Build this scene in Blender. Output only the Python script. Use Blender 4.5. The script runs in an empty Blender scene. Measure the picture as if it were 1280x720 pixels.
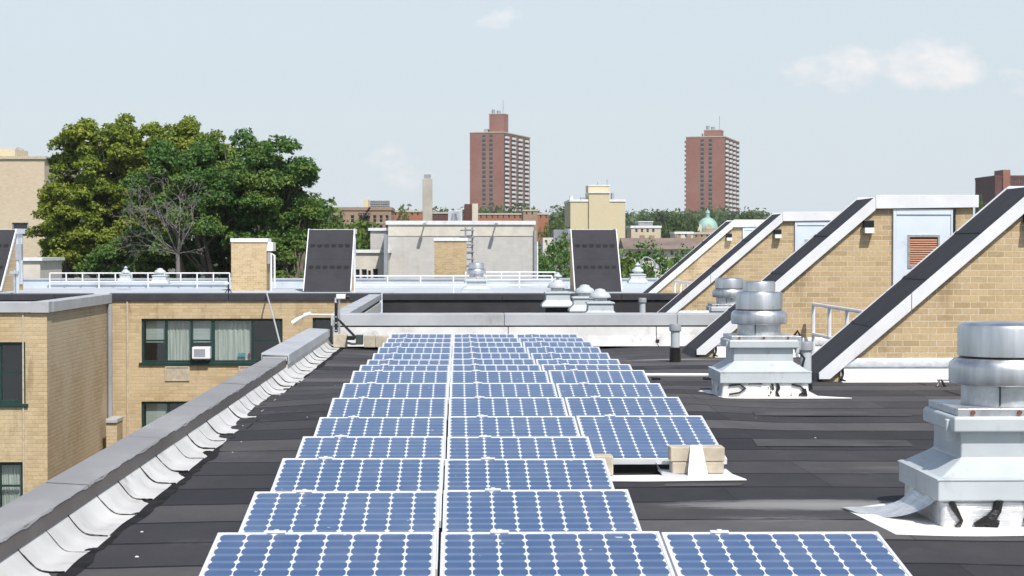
import bpy, math, random
import numpy as np
from mathutils import Vector, Matrix

R = math.radians
S = bpy.context.scene
COL = S.collection

# ------------------------------------------------------------------ camera, sky, sun, exposure
F = 70 / 36 * 1280
CZ = 1.69
YAW, PITCH = R(1.54), R(1.105)
cam_d = bpy.data.cameras.new('camera')
cam = bpy.data.objects.new('camera', cam_d)
COL.objects.link(cam)
cam.location = (0, 0, CZ)
cam.rotation_euler = (math.pi / 2 - PITCH, 0, -YAW)
cam_d.lens = 70
cam_d.sensor_width = 36
cam_d.clip_start = 0.1
cam_d.clip_end = 9000
cam_d.dof.use_dof = True
cam_d.dof.focus_distance = 19
cam_d.dof.aperture_fstop = 15
S.camera = cam

SUN_L = Vector((-0.28, 0.70, -1.0)).normalized()       # the way sunlight travels
sun_d = bpy.data.lights.new('sun', 'SUN')
sun_d.energy = 4.3
sun_d.angle = R(0.55)
sun_d.color = (1.0, 0.955, 0.89)
sun = bpy.data.objects.new('sun', sun_d)
COL.objects.link(sun)
sun.rotation_euler = SUN_L.to_track_quat('-Z', 'Y').to_euler()
sun.location = (0, 0, 60)
SUN_EL = math.asin(-SUN_L.z)
SUN_AZ = math.atan2(-SUN_L.x, -SUN_L.y)

world = bpy.data.worlds.new('World')
S.world = world
world.use_nodes = True
wn, wl = world.node_tree.nodes, world.node_tree.links
wn.clear()
wo = wn.new('ShaderNodeOutputWorld')
bg = wn.new('ShaderNodeBackground')
bg.inputs['Strength'].default_value = 0.115
sky = wn.new('ShaderNodeTexSky')
sky.sky_type = 'NISHITA'
sky.sun_disc = False
sky.sun_elevation = SUN_EL
sky.sun_rotation = SUN_AZ
sky.altitude = 0
sky.air_density = 1.0
sky.dust_density = 1.2
sky.ozone_density = 1.0
S.view_settings.view_transform = 'Standard'
S.view_settings.look = 'None'
S.view_settings.gamma = 1
S.view_settings.exposure = 0.2
S.view_settings.use_curve_mapping = False


def wmath(op, a, b=None, clamp=False):
    n = wn.new('ShaderNodeMath')
    n.operation = op
    n.use_clamp = clamp
    for i, v in enumerate((a, b)):
        if v is None:
            continue
        if isinstance(v, (int, float)):
            n.inputs[i].default_value = v
        else:
            wl.new(v, n.inputs[i])
    return n.outputs[0]


tc = wn.new('ShaderNodeTexCoord')
sx = wn.new('ShaderNodeSeparateXYZ')
wl.new(tc.outputs['Generated'], sx.inputs[0])
yy = wmath('MAXIMUM', sx.outputs['Y'], 0.05)
cu = wmath('DIVIDE', sx.outputs['X'], yy)
cv = wmath('DIVIDE', sx.outputs['Z'], yy)
cmb = wn.new('ShaderNodeCombineXYZ')
wl.new(cu, cmb.inputs[0])
wl.new(wmath('MULTIPLY', cv, 1.6), cmb.inputs[1])
nz = wn.new('ShaderNodeTexNoise')
nz.inputs['Scale'].default_value = 46
nz.inputs['Detail'].default_value = 7
nz.inputs['Roughness'].default_value = 0.58
wl.new(cmb.outputs[0], nz.inputs['Vector'])
tot = None
for (px, py, rx, ry, amp) in ((1168, 78, 95, 46, 1.0), (1048, 86, 80, 34, 1.0), (622, 22, 40, 22, .62), (486, 215, 100, 55, .42), (1290, 100, 60, 26, .6)):
    du = wmath('DIVIDE', wmath('SUBTRACT', cu, (px - 573) / F), rx / F)
    dv = wmath('DIVIDE', wmath('SUBTRACT', cv, (312 - py) / F), ry / F)
    r2 = wmath('ADD', wmath('MULTIPLY', du, du), wmath('MULTIPLY', dv, dv))
    m = wmath('MULTIPLY', wmath('SUBTRACT', 1.0, r2, True), amp)
    tot = m if tot is None else wmath('MAXIMUM', tot, m)
cl = wmath('SUBTRACT', wmath('ADD', wmath('MULTIPLY', tot, 0.75), wmath('MULTIPLY', nz.outputs['Fac'], 1.9)), 1.22, True)
cl = wmath('MULTIPLY', cl, wmath('MINIMUM', wmath('MULTIPLY', tot, 3.0), 1.0))
cl = wmath('MULTIPLY', cl, 1.7, True)
mixc = wn.new('ShaderNodeMix')
mixc.data_type = 'RGBA'
wl.new(cl, mixc.inputs[0])
# summer haze: the low sky whitens towards the horizon
hz = wn.new('ShaderNodeMapRange')
hz.interpolation_type = 'SMOOTHSTEP'
wl.new(sx.outputs['Z'], hz.inputs[0])
hz.inputs[1].default_value = 0.0
hz.inputs[2].default_value = 0.62
hz.inputs[3].default_value = 0.9
hz.inputs[4].default_value = 0.0
mixh = wn.new('ShaderNodeMix')
mixh.data_type = 'RGBA'
wl.new(hz.outputs[0], mixh.inputs[0])
wl.new(sky.outputs[0], mixh.inputs[6])
mixh.inputs[7].default_value = (5.8, 6.45, 6.9, 1)
wl.new(mixh.outputs[2], mixc.inputs[6])
mixc.inputs[7].default_value = (7.5, 7.4, 7.4, 1)
wl.new(mixc.outputs[2], bg.inputs['Color'])
wl.new(bg.outputs[0], wo.inputs['Surface'])

# ------------------------------------------------------------------ helpers
_f = Vector((math.sin(YAW) * math.cos(PITCH), math.cos(YAW) * math.cos(PITCH), -math.sin(PITCH)))
_r = Vector((math.cos(YAW), -math.sin(YAW), 0))
_u = _r.cross(_f)


def at(px, py, Y):
    """world point seen at photo pixel (px, py) on the plane at distance Y"""
    d = _f + _r * ((px - 640) / F) + _u * ((360 - py) / F)
    return Vector((0, 0, CZ)) + d * (Y / d.y)


def AX(px, Y):
    return at(px, 312, Y).x


def AZ(py, Y, px=573):
    return at(px, py, Y).z


class MB:
    def __init__(s):
        s.v, s.f = [], []

    def add(s, vs, fs):
        o = len(s.v)
        s.v += [tuple(v) for v in vs]
        s.f += [tuple(i + o for i in f) for f in fs]
        return s

    def box(s, x0, x1, y0, y1, z0, z1):
        return s.add([(x0, y0, z0), (x1, y0, z0), (x1, y1, z0), (x0, y1, z0), (x0, y0, z1), (x1, y0, z1), (x1, y1, z1), (x0, y1, z1)],
                     [(3, 2, 1, 0), (4, 5, 6, 7), (0, 1, 5, 4), (1, 2, 6, 5), (2, 3, 7, 6), (3, 0, 4, 7)])

    def quad(s, a, b, c, d):
        return s.add([a, b, c, d], [(0, 1, 2, 3)])

    def prism_y(s, poly, y0, y1):
        """poly in (x,z), counter-clockwise as seen from -Y"""
        n = len(poly)
        vs = [(x, y0, z) for x, z in poly] + [(x, y1, z) for x, z in poly]
        fs = [tuple(range(n)), tuple(reversed(range(n, 2 * n)))]
        for i in range(n):
            j = (i + 1) % n
            fs.append((j, i, i + n, j + n))
        return s.add(vs, fs)

    def prism_x(s, poly, x0, x1):
        """poly in (y,z), counter-clockwise as seen from +X"""
        n = len(poly)
        vs = [(x1, y, z) for y, z in poly] + [(x0, y, z) for y, z in poly]
        fs = [tuple(range(n)), tuple(reversed(range(n, 2 * n)))]
        for i in range(n):
            j = (i + 1) % n
            fs.append((j, i, i + n, j + n))
        return s.add(vs, fs)

    def prism_z(s, poly, z0, z1):
        n = len(poly)
        vs = [(x, y, z1) for x, y in poly] + [(x, y, z0) for x, y in poly]
        fs = [tuple(range(n)), tuple(reversed(range(n, 2 * n)))]
        for i in range(n):
            j = (i + 1) % n
            fs.append((j, i, i + n, j + n))
        return s.add(vs, fs)

    def tube(s, pts, r, n=8, caps=True):
        pts = [Vector(p) for p in pts]
        rs = r if isinstance(r, (list, tuple)) else [r] * len(pts)
        vs, fs = [], []
        a = None
        for i, p in enumerate(pts):
            t = (pts[min(i + 1, len(pts) - 1)] - pts[max(i - 1, 0)])
            if t.length < 1e-9:
                t = Vector((0, 0, 1))
            t.normalize()
            if a is None:
                a = t.orthogonal().normalized()
            else:
                a = (a - t * a.dot(t))
                a = a.normalized() if a.length > 1e-6 else t.orthogonal().normalized()
            b = t.cross(a)
            for k in range(n):
                w = 2 * math.pi * k / n
                vs.append(p + (a * math.cos(w) + b * math.sin(w)) * rs[i])
        for i in range(len(pts) - 1):
            for k in range(n):
                k2 = (k + 1) % n
                fs.append((i * n + k, i * n + k2, (i + 1) * n + k2, (i + 1) * n + k))
        if caps:
            fs.append(tuple(reversed(range(n))))
            fs.append(tuple(range((len(pts) - 1) * n, len(pts) * n)))
        return s.add(vs, fs)

    def lathe(s, prof, cx=0, cy=0, n=40):
        vs, fs = [], []
        for r, z in prof:
            for k in range(n):
                w = 2 * math.pi * k / n
                vs.append((cx + r * math.cos(w), cy + r * math.sin(w), z))
        for i in range(len(prof) - 1):
            for k in range(n):
                k2 = (k + 1) % n
                fs.append((i * n + k, i * n + k2, (i + 1) * n + k2, (i + 1) * n + k))
        fs.append(tuple(reversed(range(n))))
        fs.append(tuple(range((len(prof) - 1) * n, len(prof) * n)))
        return s.add(vs, fs)

    def loft(s, rings, cx=0, cy=0):
        """rings of (half x, half y, z)"""
        vs, fs = [], []
        for hx, hy, z in rings:
            vs += [(cx - hx, cy - hy, z), (cx + hx, cy - hy, z), (cx + hx, cy + hy, z), (cx - hx, cy + hy, z)]
        for i in range(len(rings) - 1):
            for k in range(4):
                k2 = (k + 1) % 4
                fs.append((i * 4 + k, i * 4 + k2, (i + 1) * 4 + k2, (i + 1) * 4 + k))
        fs.append((3, 2, 1, 0))
        m = (len(rings) - 1) * 4
        fs.append((m, m + 1, m + 2, m + 3))
        return s.add(vs, fs)

    def build(s, name, mat, parent=None, bevel=0, smooth=False, seg=2):
        off = Vector((0, 0, 0))
        if parent is not None:
            off = abs_loc(parent)
        me = bpy.data.meshes.new(name)
        me.from_pydata([(x - off.x, y - off.y, z - off.z) for x, y, z in s.v], [], s.f)
        me.update()
        if mat:
            me.materials.append(mat)
        if smooth or bevel:
            me.polygons.foreach_set('use_smooth', [True] * len(me.polygons))
            me.set_sharp_from_angle(angle=R(34))
        o = bpy.data.objects.new(name, me)
        COL.objects.link(o)
        if parent is not None:
            o.parent = parent
        if bevel:
            b = o.modifiers.new('bevel', 'BEVEL')
            b.width = bevel
            b.segments = seg
            b.limit_method = 'ANGLE'
            b.angle_limit = R(40)
            b.harden_normals = True
        return o


def abs_loc(o):
    v = Vector((0, 0, 0))
    while o is not None:
        v = v + o.location
        o = o.parent
    return v


def tag(o, label, cat, group=None):
    o['label'] = label
    o['category'] = cat
    if group:
        o['group'] = group
    return o


def thing(name, label, cat, loc=(0, 0, 0), group=None):
    o = bpy.data.objects.new(name, None)
    o.empty_display_size = .2
    COL.objects.link(o)
    o.location = loc
    return tag(o, label, cat, group)


def struct(o):
    o['kind'] = 'structure'
    return o


def dup(root, loc, label, group=None, rz=None, scale=None):
    r = root.copy()
    COL.objects.link(r)
    r.location = loc
    r['label'] = label
    if group:
        r['group'] = group
    if rz is not None:
        r.rotation_euler.z = rz
    if scale is not None:
        r.scale = scale if isinstance(scale, tuple) else (scale,) * 3

    def rec(a, b):
        for ch in list(a.children):
            c = ch.copy()
            COL.objects.link(c)
            c.parent = b
            rec(ch, c)
    rec(root, r)
    return r


# ------------------------------------------------------------------ materials
class NT:
    def __init__(s, name):
        s.m = bpy.data.materials.new(name)
        s.m.use_nodes = True
        s.n, s.l = s.m.node_tree.nodes, s.m.node_tree.links
        s.b = s.n['Principled BSDF']
        s.tc = s.n.new('ShaderNodeTexCoord')

    def put(s, v, sock):
        if isinstance(v, (int, float)):
            sock.default_value = v
        elif isinstance(v, (tuple, list)):
            sock.default_value = tuple(v) + ((1,) if len(v) == 3 and sock.type == 'RGBA' else ())
        else:
            s.l.new(v, sock)

    def math(s, op, a, b=None, clamp=False):
        n = s.n.new('ShaderNodeMath')
        n.operation = op
        n.use_clamp = clamp
        s.put(a, n.inputs[0])
        if b is not None:
            s.put(b, n.inputs[1])
        return n.outputs[0]

    def mapping(s, scale=(1, 1, 1), src=None, rot=(0, 0, 0)):
        n = s.n.new('ShaderNodeMapping')
        s.l.new(src or s.tc.outputs['Object'], n.inputs[0])
        n.inputs['Scale'].default_value = scale
        n.inputs['Rotation'].default_value = rot
        return n.outputs[0]

    def noise(s, scale, vec=None, detail=5, rough=.55, col=False):
        n = s.n.new('ShaderNodeTexNoise')
        n.inputs['Scale'].default_value = scale
        n.inputs['Detail'].default_value = detail
        n.inputs['Roughness'].default_value = rough
        s.l.new(vec or s.tc.outputs['Object'], n.inputs['Vector'])
        return n.outputs['Color' if col else 'Fac']

    def ramp(s, fac, p0, p1):
        n = s.n.new('ShaderNodeMapRange')
        s.put(fac, n.inputs[0])
        n.inputs[1].default_value = p0
        n.inputs[2].default_value = p1
        n.interpolation_type = 'SMOOTHSTEP'
        return n.outputs[0]

    def mix(s, fac, a, b, mode='MIX'):
        n = s.n.new('ShaderNodeMix')
        n.data_type = 'RGBA'
        n.blend_type = mode
        s.put(fac, n.inputs[0])
        s.put(a, n.inputs[6])
        s.put(b, n.inputs[7])
        return n.outputs[2]

    def bump(s, h, strength=.3, dist=.01):
        n = s.n.new('ShaderNodeBump')
        n.inputs['Strength'].default_value = strength
        n.inputs['Distance'].default_value = dist
        s.put(h, n.inputs['Height'])
        s.l.new(n.outputs[0], s.b.inputs['Normal'])

    def set(s, **k):
        for kk, v in k.items():
            s.put(v, s.b.inputs[kk.replace('_', ' ')])
        return s


def sc3(c, k):
    return tuple(min(1, x * k) for x in c)


def plain(name, col, rough=.6, metal=0, var=.12, vs=2.5, stretch=(1, 1, 1), bump=0, bs=60, dirt=None, dirt_lo=.55, dirt_hi=.75, ds=1.2, dstretch=None, spec=.4):
    t = NT(name)
    v = t.mapping(stretch)
    f = t.ramp(t.noise(vs, v, 6), .3, .7)
    c = t.mix(f, sc3(col, 1 - var), sc3(col, 1 + var))
    if dirt:
        g = t.ramp(t.noise(ds, t.mapping(dstretch or stretch), 8, .62), dirt_lo, dirt_hi)
        c = t.mix(g, c, dirt)
    t.set(Base_Color=c, Metallic=metal, Specular_IOR_Level=spec)
    t.set(Roughness=t.math('ADD', t.math('MULTIPLY', t.noise(vs * 3, v), .16), rough - .08))
    if bump:
        t.bump(t.noise(bs, v, 4), bump, .01)
    return t.m


def brick_mat(name, c1, c2, mortar, w=.217, h=.0815, ms=.011, patch=None, patch_s=.35, stain=None, stain_lo=.56, stain_hi=.76, bump=.5):
    t = NT(name)
    sp = t.n.new('ShaderNodeSeparateXYZ')
    t.l.new(t.tc.outputs['Object'], sp.inputs[0])
    ge = t.n.new('ShaderNodeNewGeometry')
    sn = t.n.new('ShaderNodeSeparateXYZ')
    t.l.new(ge.outputs['Normal'], sn.inputs[0])
    side = t.math('GREATER_THAN', t.math('ABSOLUTE', sn.outputs[0]), .7)
    u = t.math('ADD', t.math('MULTIPLY', side, sp.outputs[1]), t.math('MULTIPLY', t.math('SUBTRACT', 1, side), sp.outputs[0]))
    # small wobble so that courses are not ruled lines
    wob = t.math('MULTIPLY', t.math('SUBTRACT', t.noise(9, None, 2), .5), .006)
    cb = t.n.new('ShaderNodeCombineXYZ')
    t.l.new(t.math('ADD', u, 40.03), cb.inputs[0])
    t.l.new(t.math('ADD', t.math('ADD', sp.outputs[2], wob), 24.0), cb.inputs[1])
    bt = t.n.new('ShaderNodeTexBrick')
    t.l.new(cb.outputs[0], bt.inputs['Vector'])
    bt.inputs['Scale'].default_value = 1
    bt.inputs['Brick Width'].default_value = w
    bt.inputs['Row Height'].default_value = h
    bt.inputs['Mortar Size'].default_value = ms / 2
    bt.inputs['Mortar Smooth'].default_value = .25
    bt.inputs['Bias'].default_value = 0
    t.put(c1, bt.inputs['Color1'])
    t.put(c2, bt.inputs['Color2'])
    t.put(mortar, bt.inputs['Mortar'])
    c = bt.outputs['Color']
    if patch:
        pf = t.ramp(t.noise(patch_s, None, 4), .42, .62)
        c = t.mix(pf, c, t.mix(.55, c, patch))
    fine = t.ramp(t.noise(26, None, 4), .25, .75)
    c = t.mix(fine, c, t.mix(1, c, (.86, .85, .83), 'MULTIPLY'))
    if stain:
        g = t.ramp(t.noise(.9, t.mapping((2.2, 2.2, .5)), 9, .68), stain_lo, stain_hi)
        c = t.mix(t.math('MULTIPLY', g, .75), c, t.mix(1, c, stain, 'MULTIPLY'))
    t.set(Base_Color=c, Roughness=.86, Specular_IOR_Level=.25)
    t.bump(t.math('ADD', t.math('MULTIPLY', bt.outputs['Fac'], -1.0), t.math('MULTIPLY', t.noise(60, None, 3), .35)), bump, .008)
    return t.m


def roofing_mat(name, c1, c2, seam, row=.88, width=9.3, rot=0, dust=(.17, .165, .16), silver=None):
    t = NT(name)
    v0 = t.mapping((1, 1, 1), rot=(0, 0, rot))
    wob = t.n.new('ShaderNodeVectorMath')
    wob.operation = 'MULTIPLY_ADD'
    t.l.new(t.noise(.9, v0, 4, .6, True), wob.inputs[0])
    wob.inputs[1].default_value = (.10, .10, 0)
    t.l.new(v0, wob.inputs[2])
    bt = t.n.new('ShaderNodeTexBrick')
    t.l.new(wob.outputs[0], bt.inputs['Vector'])
    bt.inputs['Scale'].default_value = 1
    bt.inputs['Brick Width'].default_value = width
    bt.inputs['Row Height'].default_value = row
    bt.inputs['Mortar Size'].default_value = .036
    bt.inputs['Mortar Smooth'].default_value = .5
    bt.offset = .37
    t.put(c1, bt.inputs['Color1'])
    t.put(c2, bt.inputs['Color2'])
    t.put(seam, bt.inputs['Mortar'])
    b2 = t.n.new('ShaderNodeTexBrick')
    t.l.new(t.mapping((1, 1, 1), src=wob.outputs[0]), b2.inputs['Vector'])
    b2.inputs['Scale'].default_value = 1
    b2.inputs['Brick Width'].default_value = 2.7
    b2.inputs['Row Height'].default_value = row
    b2.inputs['Mortar Size'].default_value = .008
    b2.inputs['Mortar Smooth'].default_value = .5
    b2.offset = .29
    b2.offset_frequency = 3
    t.put((.72, .72, .73), b2.inputs['Color1'])
    t.put((1.25, 1.24, 1.22), b2.inputs['Color2'])
    t.put((.35, .35, .35), b2.inputs['Mortar'])
    c = t.mix(.8, bt.outputs['Color'], t.mix(1, bt.outputs['Color'], b2.outputs['Color'], 'MULTIPLY'))
    blot = t.ramp(t.noise(1.1, t.mapping((1.6, .8, 1)), 9, .7), .3, .72)
    c = t.mix(blot, t.mix(1, c, (.84, .84, .85), 'MULTIPLY'), t.mix(1, c, (1.18, 1.17, 1.16), 'MULTIPLY'))
    ds = t.ramp(t.noise(.55, t.mapping((1.5, .9, 1)), 10, .72), .55, .72)
    c = t.mix(t.math('MULTIPLY', ds, .28), c, dust)
    if silver:
        # an old smear of aluminium paint: streak along x at one place of this roof
        sp = t.n.new('ShaderNodeSeparateXYZ')
        t.l.new(t.tc.outputs['Object'], sp.inputs[0])
        m = None
        for (cx, cy, rx, ry, a) in silver:
            dx = t.math('DIVIDE', t.math('SUBTRACT', sp.outputs[0], cx), rx)
            dy = t.math('DIVIDE', t.math('SUBTRACT', sp.outputs[1], cy), ry)
            e = t.math('MULTIPLY', t.math('SUBTRACT', 1, t.math('ADD', t.math('MULTIPLY', dx, dx), t.math('MULTIPLY', dy, dy)), True), a)
            m = e if m is None else t.math('MAXIMUM', m, e)
        br = t.ramp(t.math('ADD', m, t.math('MULTIPLY', t.noise(4.5, t.mapping((.7, 3.0, 1)), 10, .8), 1.7)), 1.15, 1.6)
        c = t.mix(t.math('MULTIPLY', br, t.math('MULTIPLY', m, .62, True)), c, (.36, .36, .35))
    sp_ = t.ramp(t.noise(90, None, 2), .66, .78)
    c = t.mix(t.math('MULTIPLY', sp_, .35), c, (.15, .15, .155))
    t.set(Base_Color=c, Roughness=.82, Specular_IOR_Level=.3)
    t.bump(t.math('ADD', t.math('ADD', t.math('MULTIPLY', bt.outputs['Fac'], -.9), t.math('MULTIPLY', t.noise(160, None, 2), .22)), t.math('MULTIPLY', t.noise(2.2, None, 5), .9)), .55, .012)
    return t.m


M = {}
M['roof'] = roofing_mat('black_roll_roofing', (.030, .029, .033), (.088, .085, .086), (.008, .008, .009),
                        silver=((2.45, 13.0, 1.5, .42, 1.0), (3.3, 30.6, 1.2, .3, .9), (2.0, 12.3, 1.0, .3, .5), (3.4, 15.3, 1.5, .3, .45)))
M['roof_plain'] = plain('black_membrane', (.035, .035, .039), .75, var=.25, vs=1.2, bump=.2, bs=30)
M['slope'] = plain('black_cap_sheet', (.031, .031, .036), .8, var=.12, vs=1.4, bump=.35, bs=120)
M['hole'] = plain('dark_slot', (.006, .006, .007), .7)
M['silver_roof'] = plain('silver_coated_roofing', (.50, .53, .56), .6, var=.12, vs=.5, stretch=(.4, 1.5, 1), dirt=(.28, .28, .28), dirt_lo=.52, dirt_hi=.75, ds=.4)
M['brick'] = brick_mat('tan_brick', (.43, .320, .180), (.585, .445, .265), (.66, .59, .46), patch=(.60, .465, .275), stain=(.56, .52, .46), stain_lo=.5, stain_hi=.74)
M['brick_far'] = brick_mat('tan_brick_facade', (.46, .35, .20), (.60, .47, .285), (.46, .37, .25), w=.24, h=.085, ms=.014, patch=(.62, .50, .33), patch_s=.5, stain=(.42, .36, .30), stain_lo=.53, stain_hi=.72)
M['brick_grey'] = brick_mat('pale_brick_side', (.47, .37, .235), (.55, .44, .29), (.40, .31, .19), w=.24, h=.085, ms=.016, patch=(.6, .52, .38), stain=(.75, .7, .62))
M['white_metal'] = plain('white_painted_metal', (.73, .74, .76), .45, var=.06, dirt=(.42, .41, .39), dirt_lo=.56, dirt_hi=.85, ds=3.2, dstretch=(1, 1, .35), bump=.06, bs=3)
M['grey_coping'] = plain('grey_coping_metal', (.42, .435, .455), .48, var=.1, vs=1.5, dirt=(.27, .26, .25), dirt_lo=.55, dirt_hi=.8, ds=1.1)
M['coating'] = plain('grey_aluminium_coating', (.255, .25, .25), .5, var=.1, vs=1.3, stretch=(1, .35, 1), dirt=(.34, .335, .33), dirt_lo=.52, dirt_hi=.75, ds=2.2, dstretch=(1, .3, 1), bump=.1, bs=5)
M['brown_coping'] = plain('weathered_coping_metal', (.125, .112, .104), .55, var=.14, vs=1.3, stretch=(1, .35, 1), dirt=(.17, .155, .145), dirt_lo=.52, dirt_hi=.72, ds=2.2, dstretch=(1, .3, 1), bump=.12, bs=4)
M['black_coping'] = plain('black_coping_metal', (.045, .045, .052), .45, var=.15)
M['membrane'] = plain('white_membrane', (.72, .71, .68), .55, var=.08, vs=2, dirt=(.40, .39, .37), dirt_lo=.54, dirt_hi=.78, ds=2.4, bump=.4, bs=7)
M['membrane_bright'] = plain('fresh_white_membrane', (.82, .81, .78), .5, var=.05, vs=3, dirt=(.5, .49, .46), dirt_lo=.6, dirt_hi=.85, ds=3, bump=.5, bs=9)
M['dull_black'] = plain('dull_black_ribbon', (.020, .020, .021), .9, var=.4, vs=5, spec=.1)
M['aged_membrane'] = plain('aged_white_membrane', (.56, .56, .55), .6, var=.12, vs=1.6, dirt=(.30, .295, .285), dirt_lo=.52, dirt_hi=.78, ds=2.6, bump=.5, bs=6)
M['tar'] = plain('roof_tar', (.012, .012, .012), .35, var=.3, bump=.6, bs=40)
M['curb'] = plain('pale_blue_grey_paint', (.48, .52, .54), .45, var=.05, vs=3, dirt=(.30, .31, .31), dirt_lo=.55, dirt_hi=.8, ds=3.5, dstretch=(2, 2, .8), bump=.22, bs=7)
M['galv'] = plain('galvanised_steel', (.56, .575, .59), .38, metal=.75, var=.14, vs=14, bump=.08, bs=14)
M['concrete'] = plain('concrete_block', (.50, .44, .345), .9, var=.14, vs=8, dirt=(.36, .31, .24), ds=5, bump=.5, bs=90)
M['black_plastic'] = plain('black_metal', (.014, .014, .015), .4, var=.2)
M['white_plastic'] = plain('white_plastic', (.78, .79, .80), .4, var=.04)
M['green_frame'] = plain('dark_green_window_paint', (.013, .042, .036), .4, var=.2)
M['room'] = plain('dark_room', (.02, .022, .022), .9)
M['curtain'] = plain('pale_curtain', (.50, .52, .49), .85, var=.22, vs=5, stretch=(6, 1, .3))
M['blind'] = plain('window_blind', (.42, .45, .44), .8, var=.12, vs=30, stretch=(.05, .05, 1))
M['pipe_grey'] = plain('grey_downpipe', (.30, .32, .35), .5, var=.1)
M['door_blue'] = plain('pale_blue_door', (.64, .71, .77), .42, var=.04, dirt=(.42, .5, .57), ds=2)
M['rust'] = plain('rust', (.22, .07, .03), .8)
M['mast_pale'] = plain('pale_lead_flashing', (.55, .54, .50), .6, var=.15)


def metal_alu():
    t = NT('spun_aluminium')
    v = t.mapping((1, 1, .08))
    n = t.noise(9, v, 6, .6)
    ring = t.noise(3, t.mapping((.05, .05, 60)), 3)
    t.set(Base_Color=t.mix(t.ramp(n, .3, .7), (.46, .475, .49), (.70, .715, .725)), Metallic=.9,
          Roughness=t.math('ADD', t.math('MULTIPLY', n, .20), .30))
    t.bump(t.math('ADD', t.math('MULTIPLY', t.noise(5, None, 3), .8), t.math('MULTIPLY', ring, .25)), .12, .01)
    return t.m


M['alu'] = metal_alu()


def foil():
    t = NT('foil_faced_flashing')
    c = t.mix(t.ramp(t.noise(6, None, 6), .35, .65), (.55, .56, .58), (.78, .78, .77))
    t.set(Base_Color=c, Metallic=.55, Roughness=.42)
    t.bump(t.math('ADD', t.noise(14, None, 4), t.math('MULTIPLY', t.noise(30, t.mapping((.1, .1, 3)), 2), .6)), .5, .02)
    return t.m


M['foil'] = foil()


def tarred():
    t = NT('tar_smeared_membrane')
    c = t.mix(t.ramp(t.noise(5, None, 6), .35, .65), (.60, .60, .585), (.82, .81, .79))
    tarf = t.ramp(t.noise(3.4, t.mapping((1.2, 1.2, .7)), 7, .66), .585, .60)
    c = t.mix(tarf, c, (.012, .012, .012))
    t.set(Base_Color=c, Roughness=.5)
    t.bump(t.math('ADD', t.math('MULTIPLY', tarf, .8), t.noise(12, None, 4)), .5, .02)
    return t.m


M['tarred'] = tarred()


def glass_mat():
    t = NT('window_glass')
    gl = t.n.new('ShaderNodeBsdfGlossy')
    gl.inputs['Roughness'].default_value = .03
    tr = t.n.new('ShaderNodeBsdfTransparent')
    tr.inputs[0].default_value = (.90, .93, .92, 1)
    fr = t.n.new('ShaderNodeFresnel')
    fr.inputs[0].default_value = 1.9
    mx = t.n.new('ShaderNodeMixShader')
    ge = t.n.new('ShaderNodeNewGeometry')
    t.l.new(t.math('MULTIPLY', fr.outputs[0], t.math('SUBTRACT', 1, ge.outputs['Backfacing'])), mx.inputs[0])
    t.l.new(tr.outputs[0], mx.inputs[1])
    t.l.new(gl.outputs[0], mx.inputs[2])
    t.l.new(mx.outputs[0], t.n['Material Output'].inputs[0])
    return t.m


M['glass'] = glass_mat()
M['dark_glass'] = plain('dark_window_glass', (.02, .026, .03), .12, var=.3, spec=.6)


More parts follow.
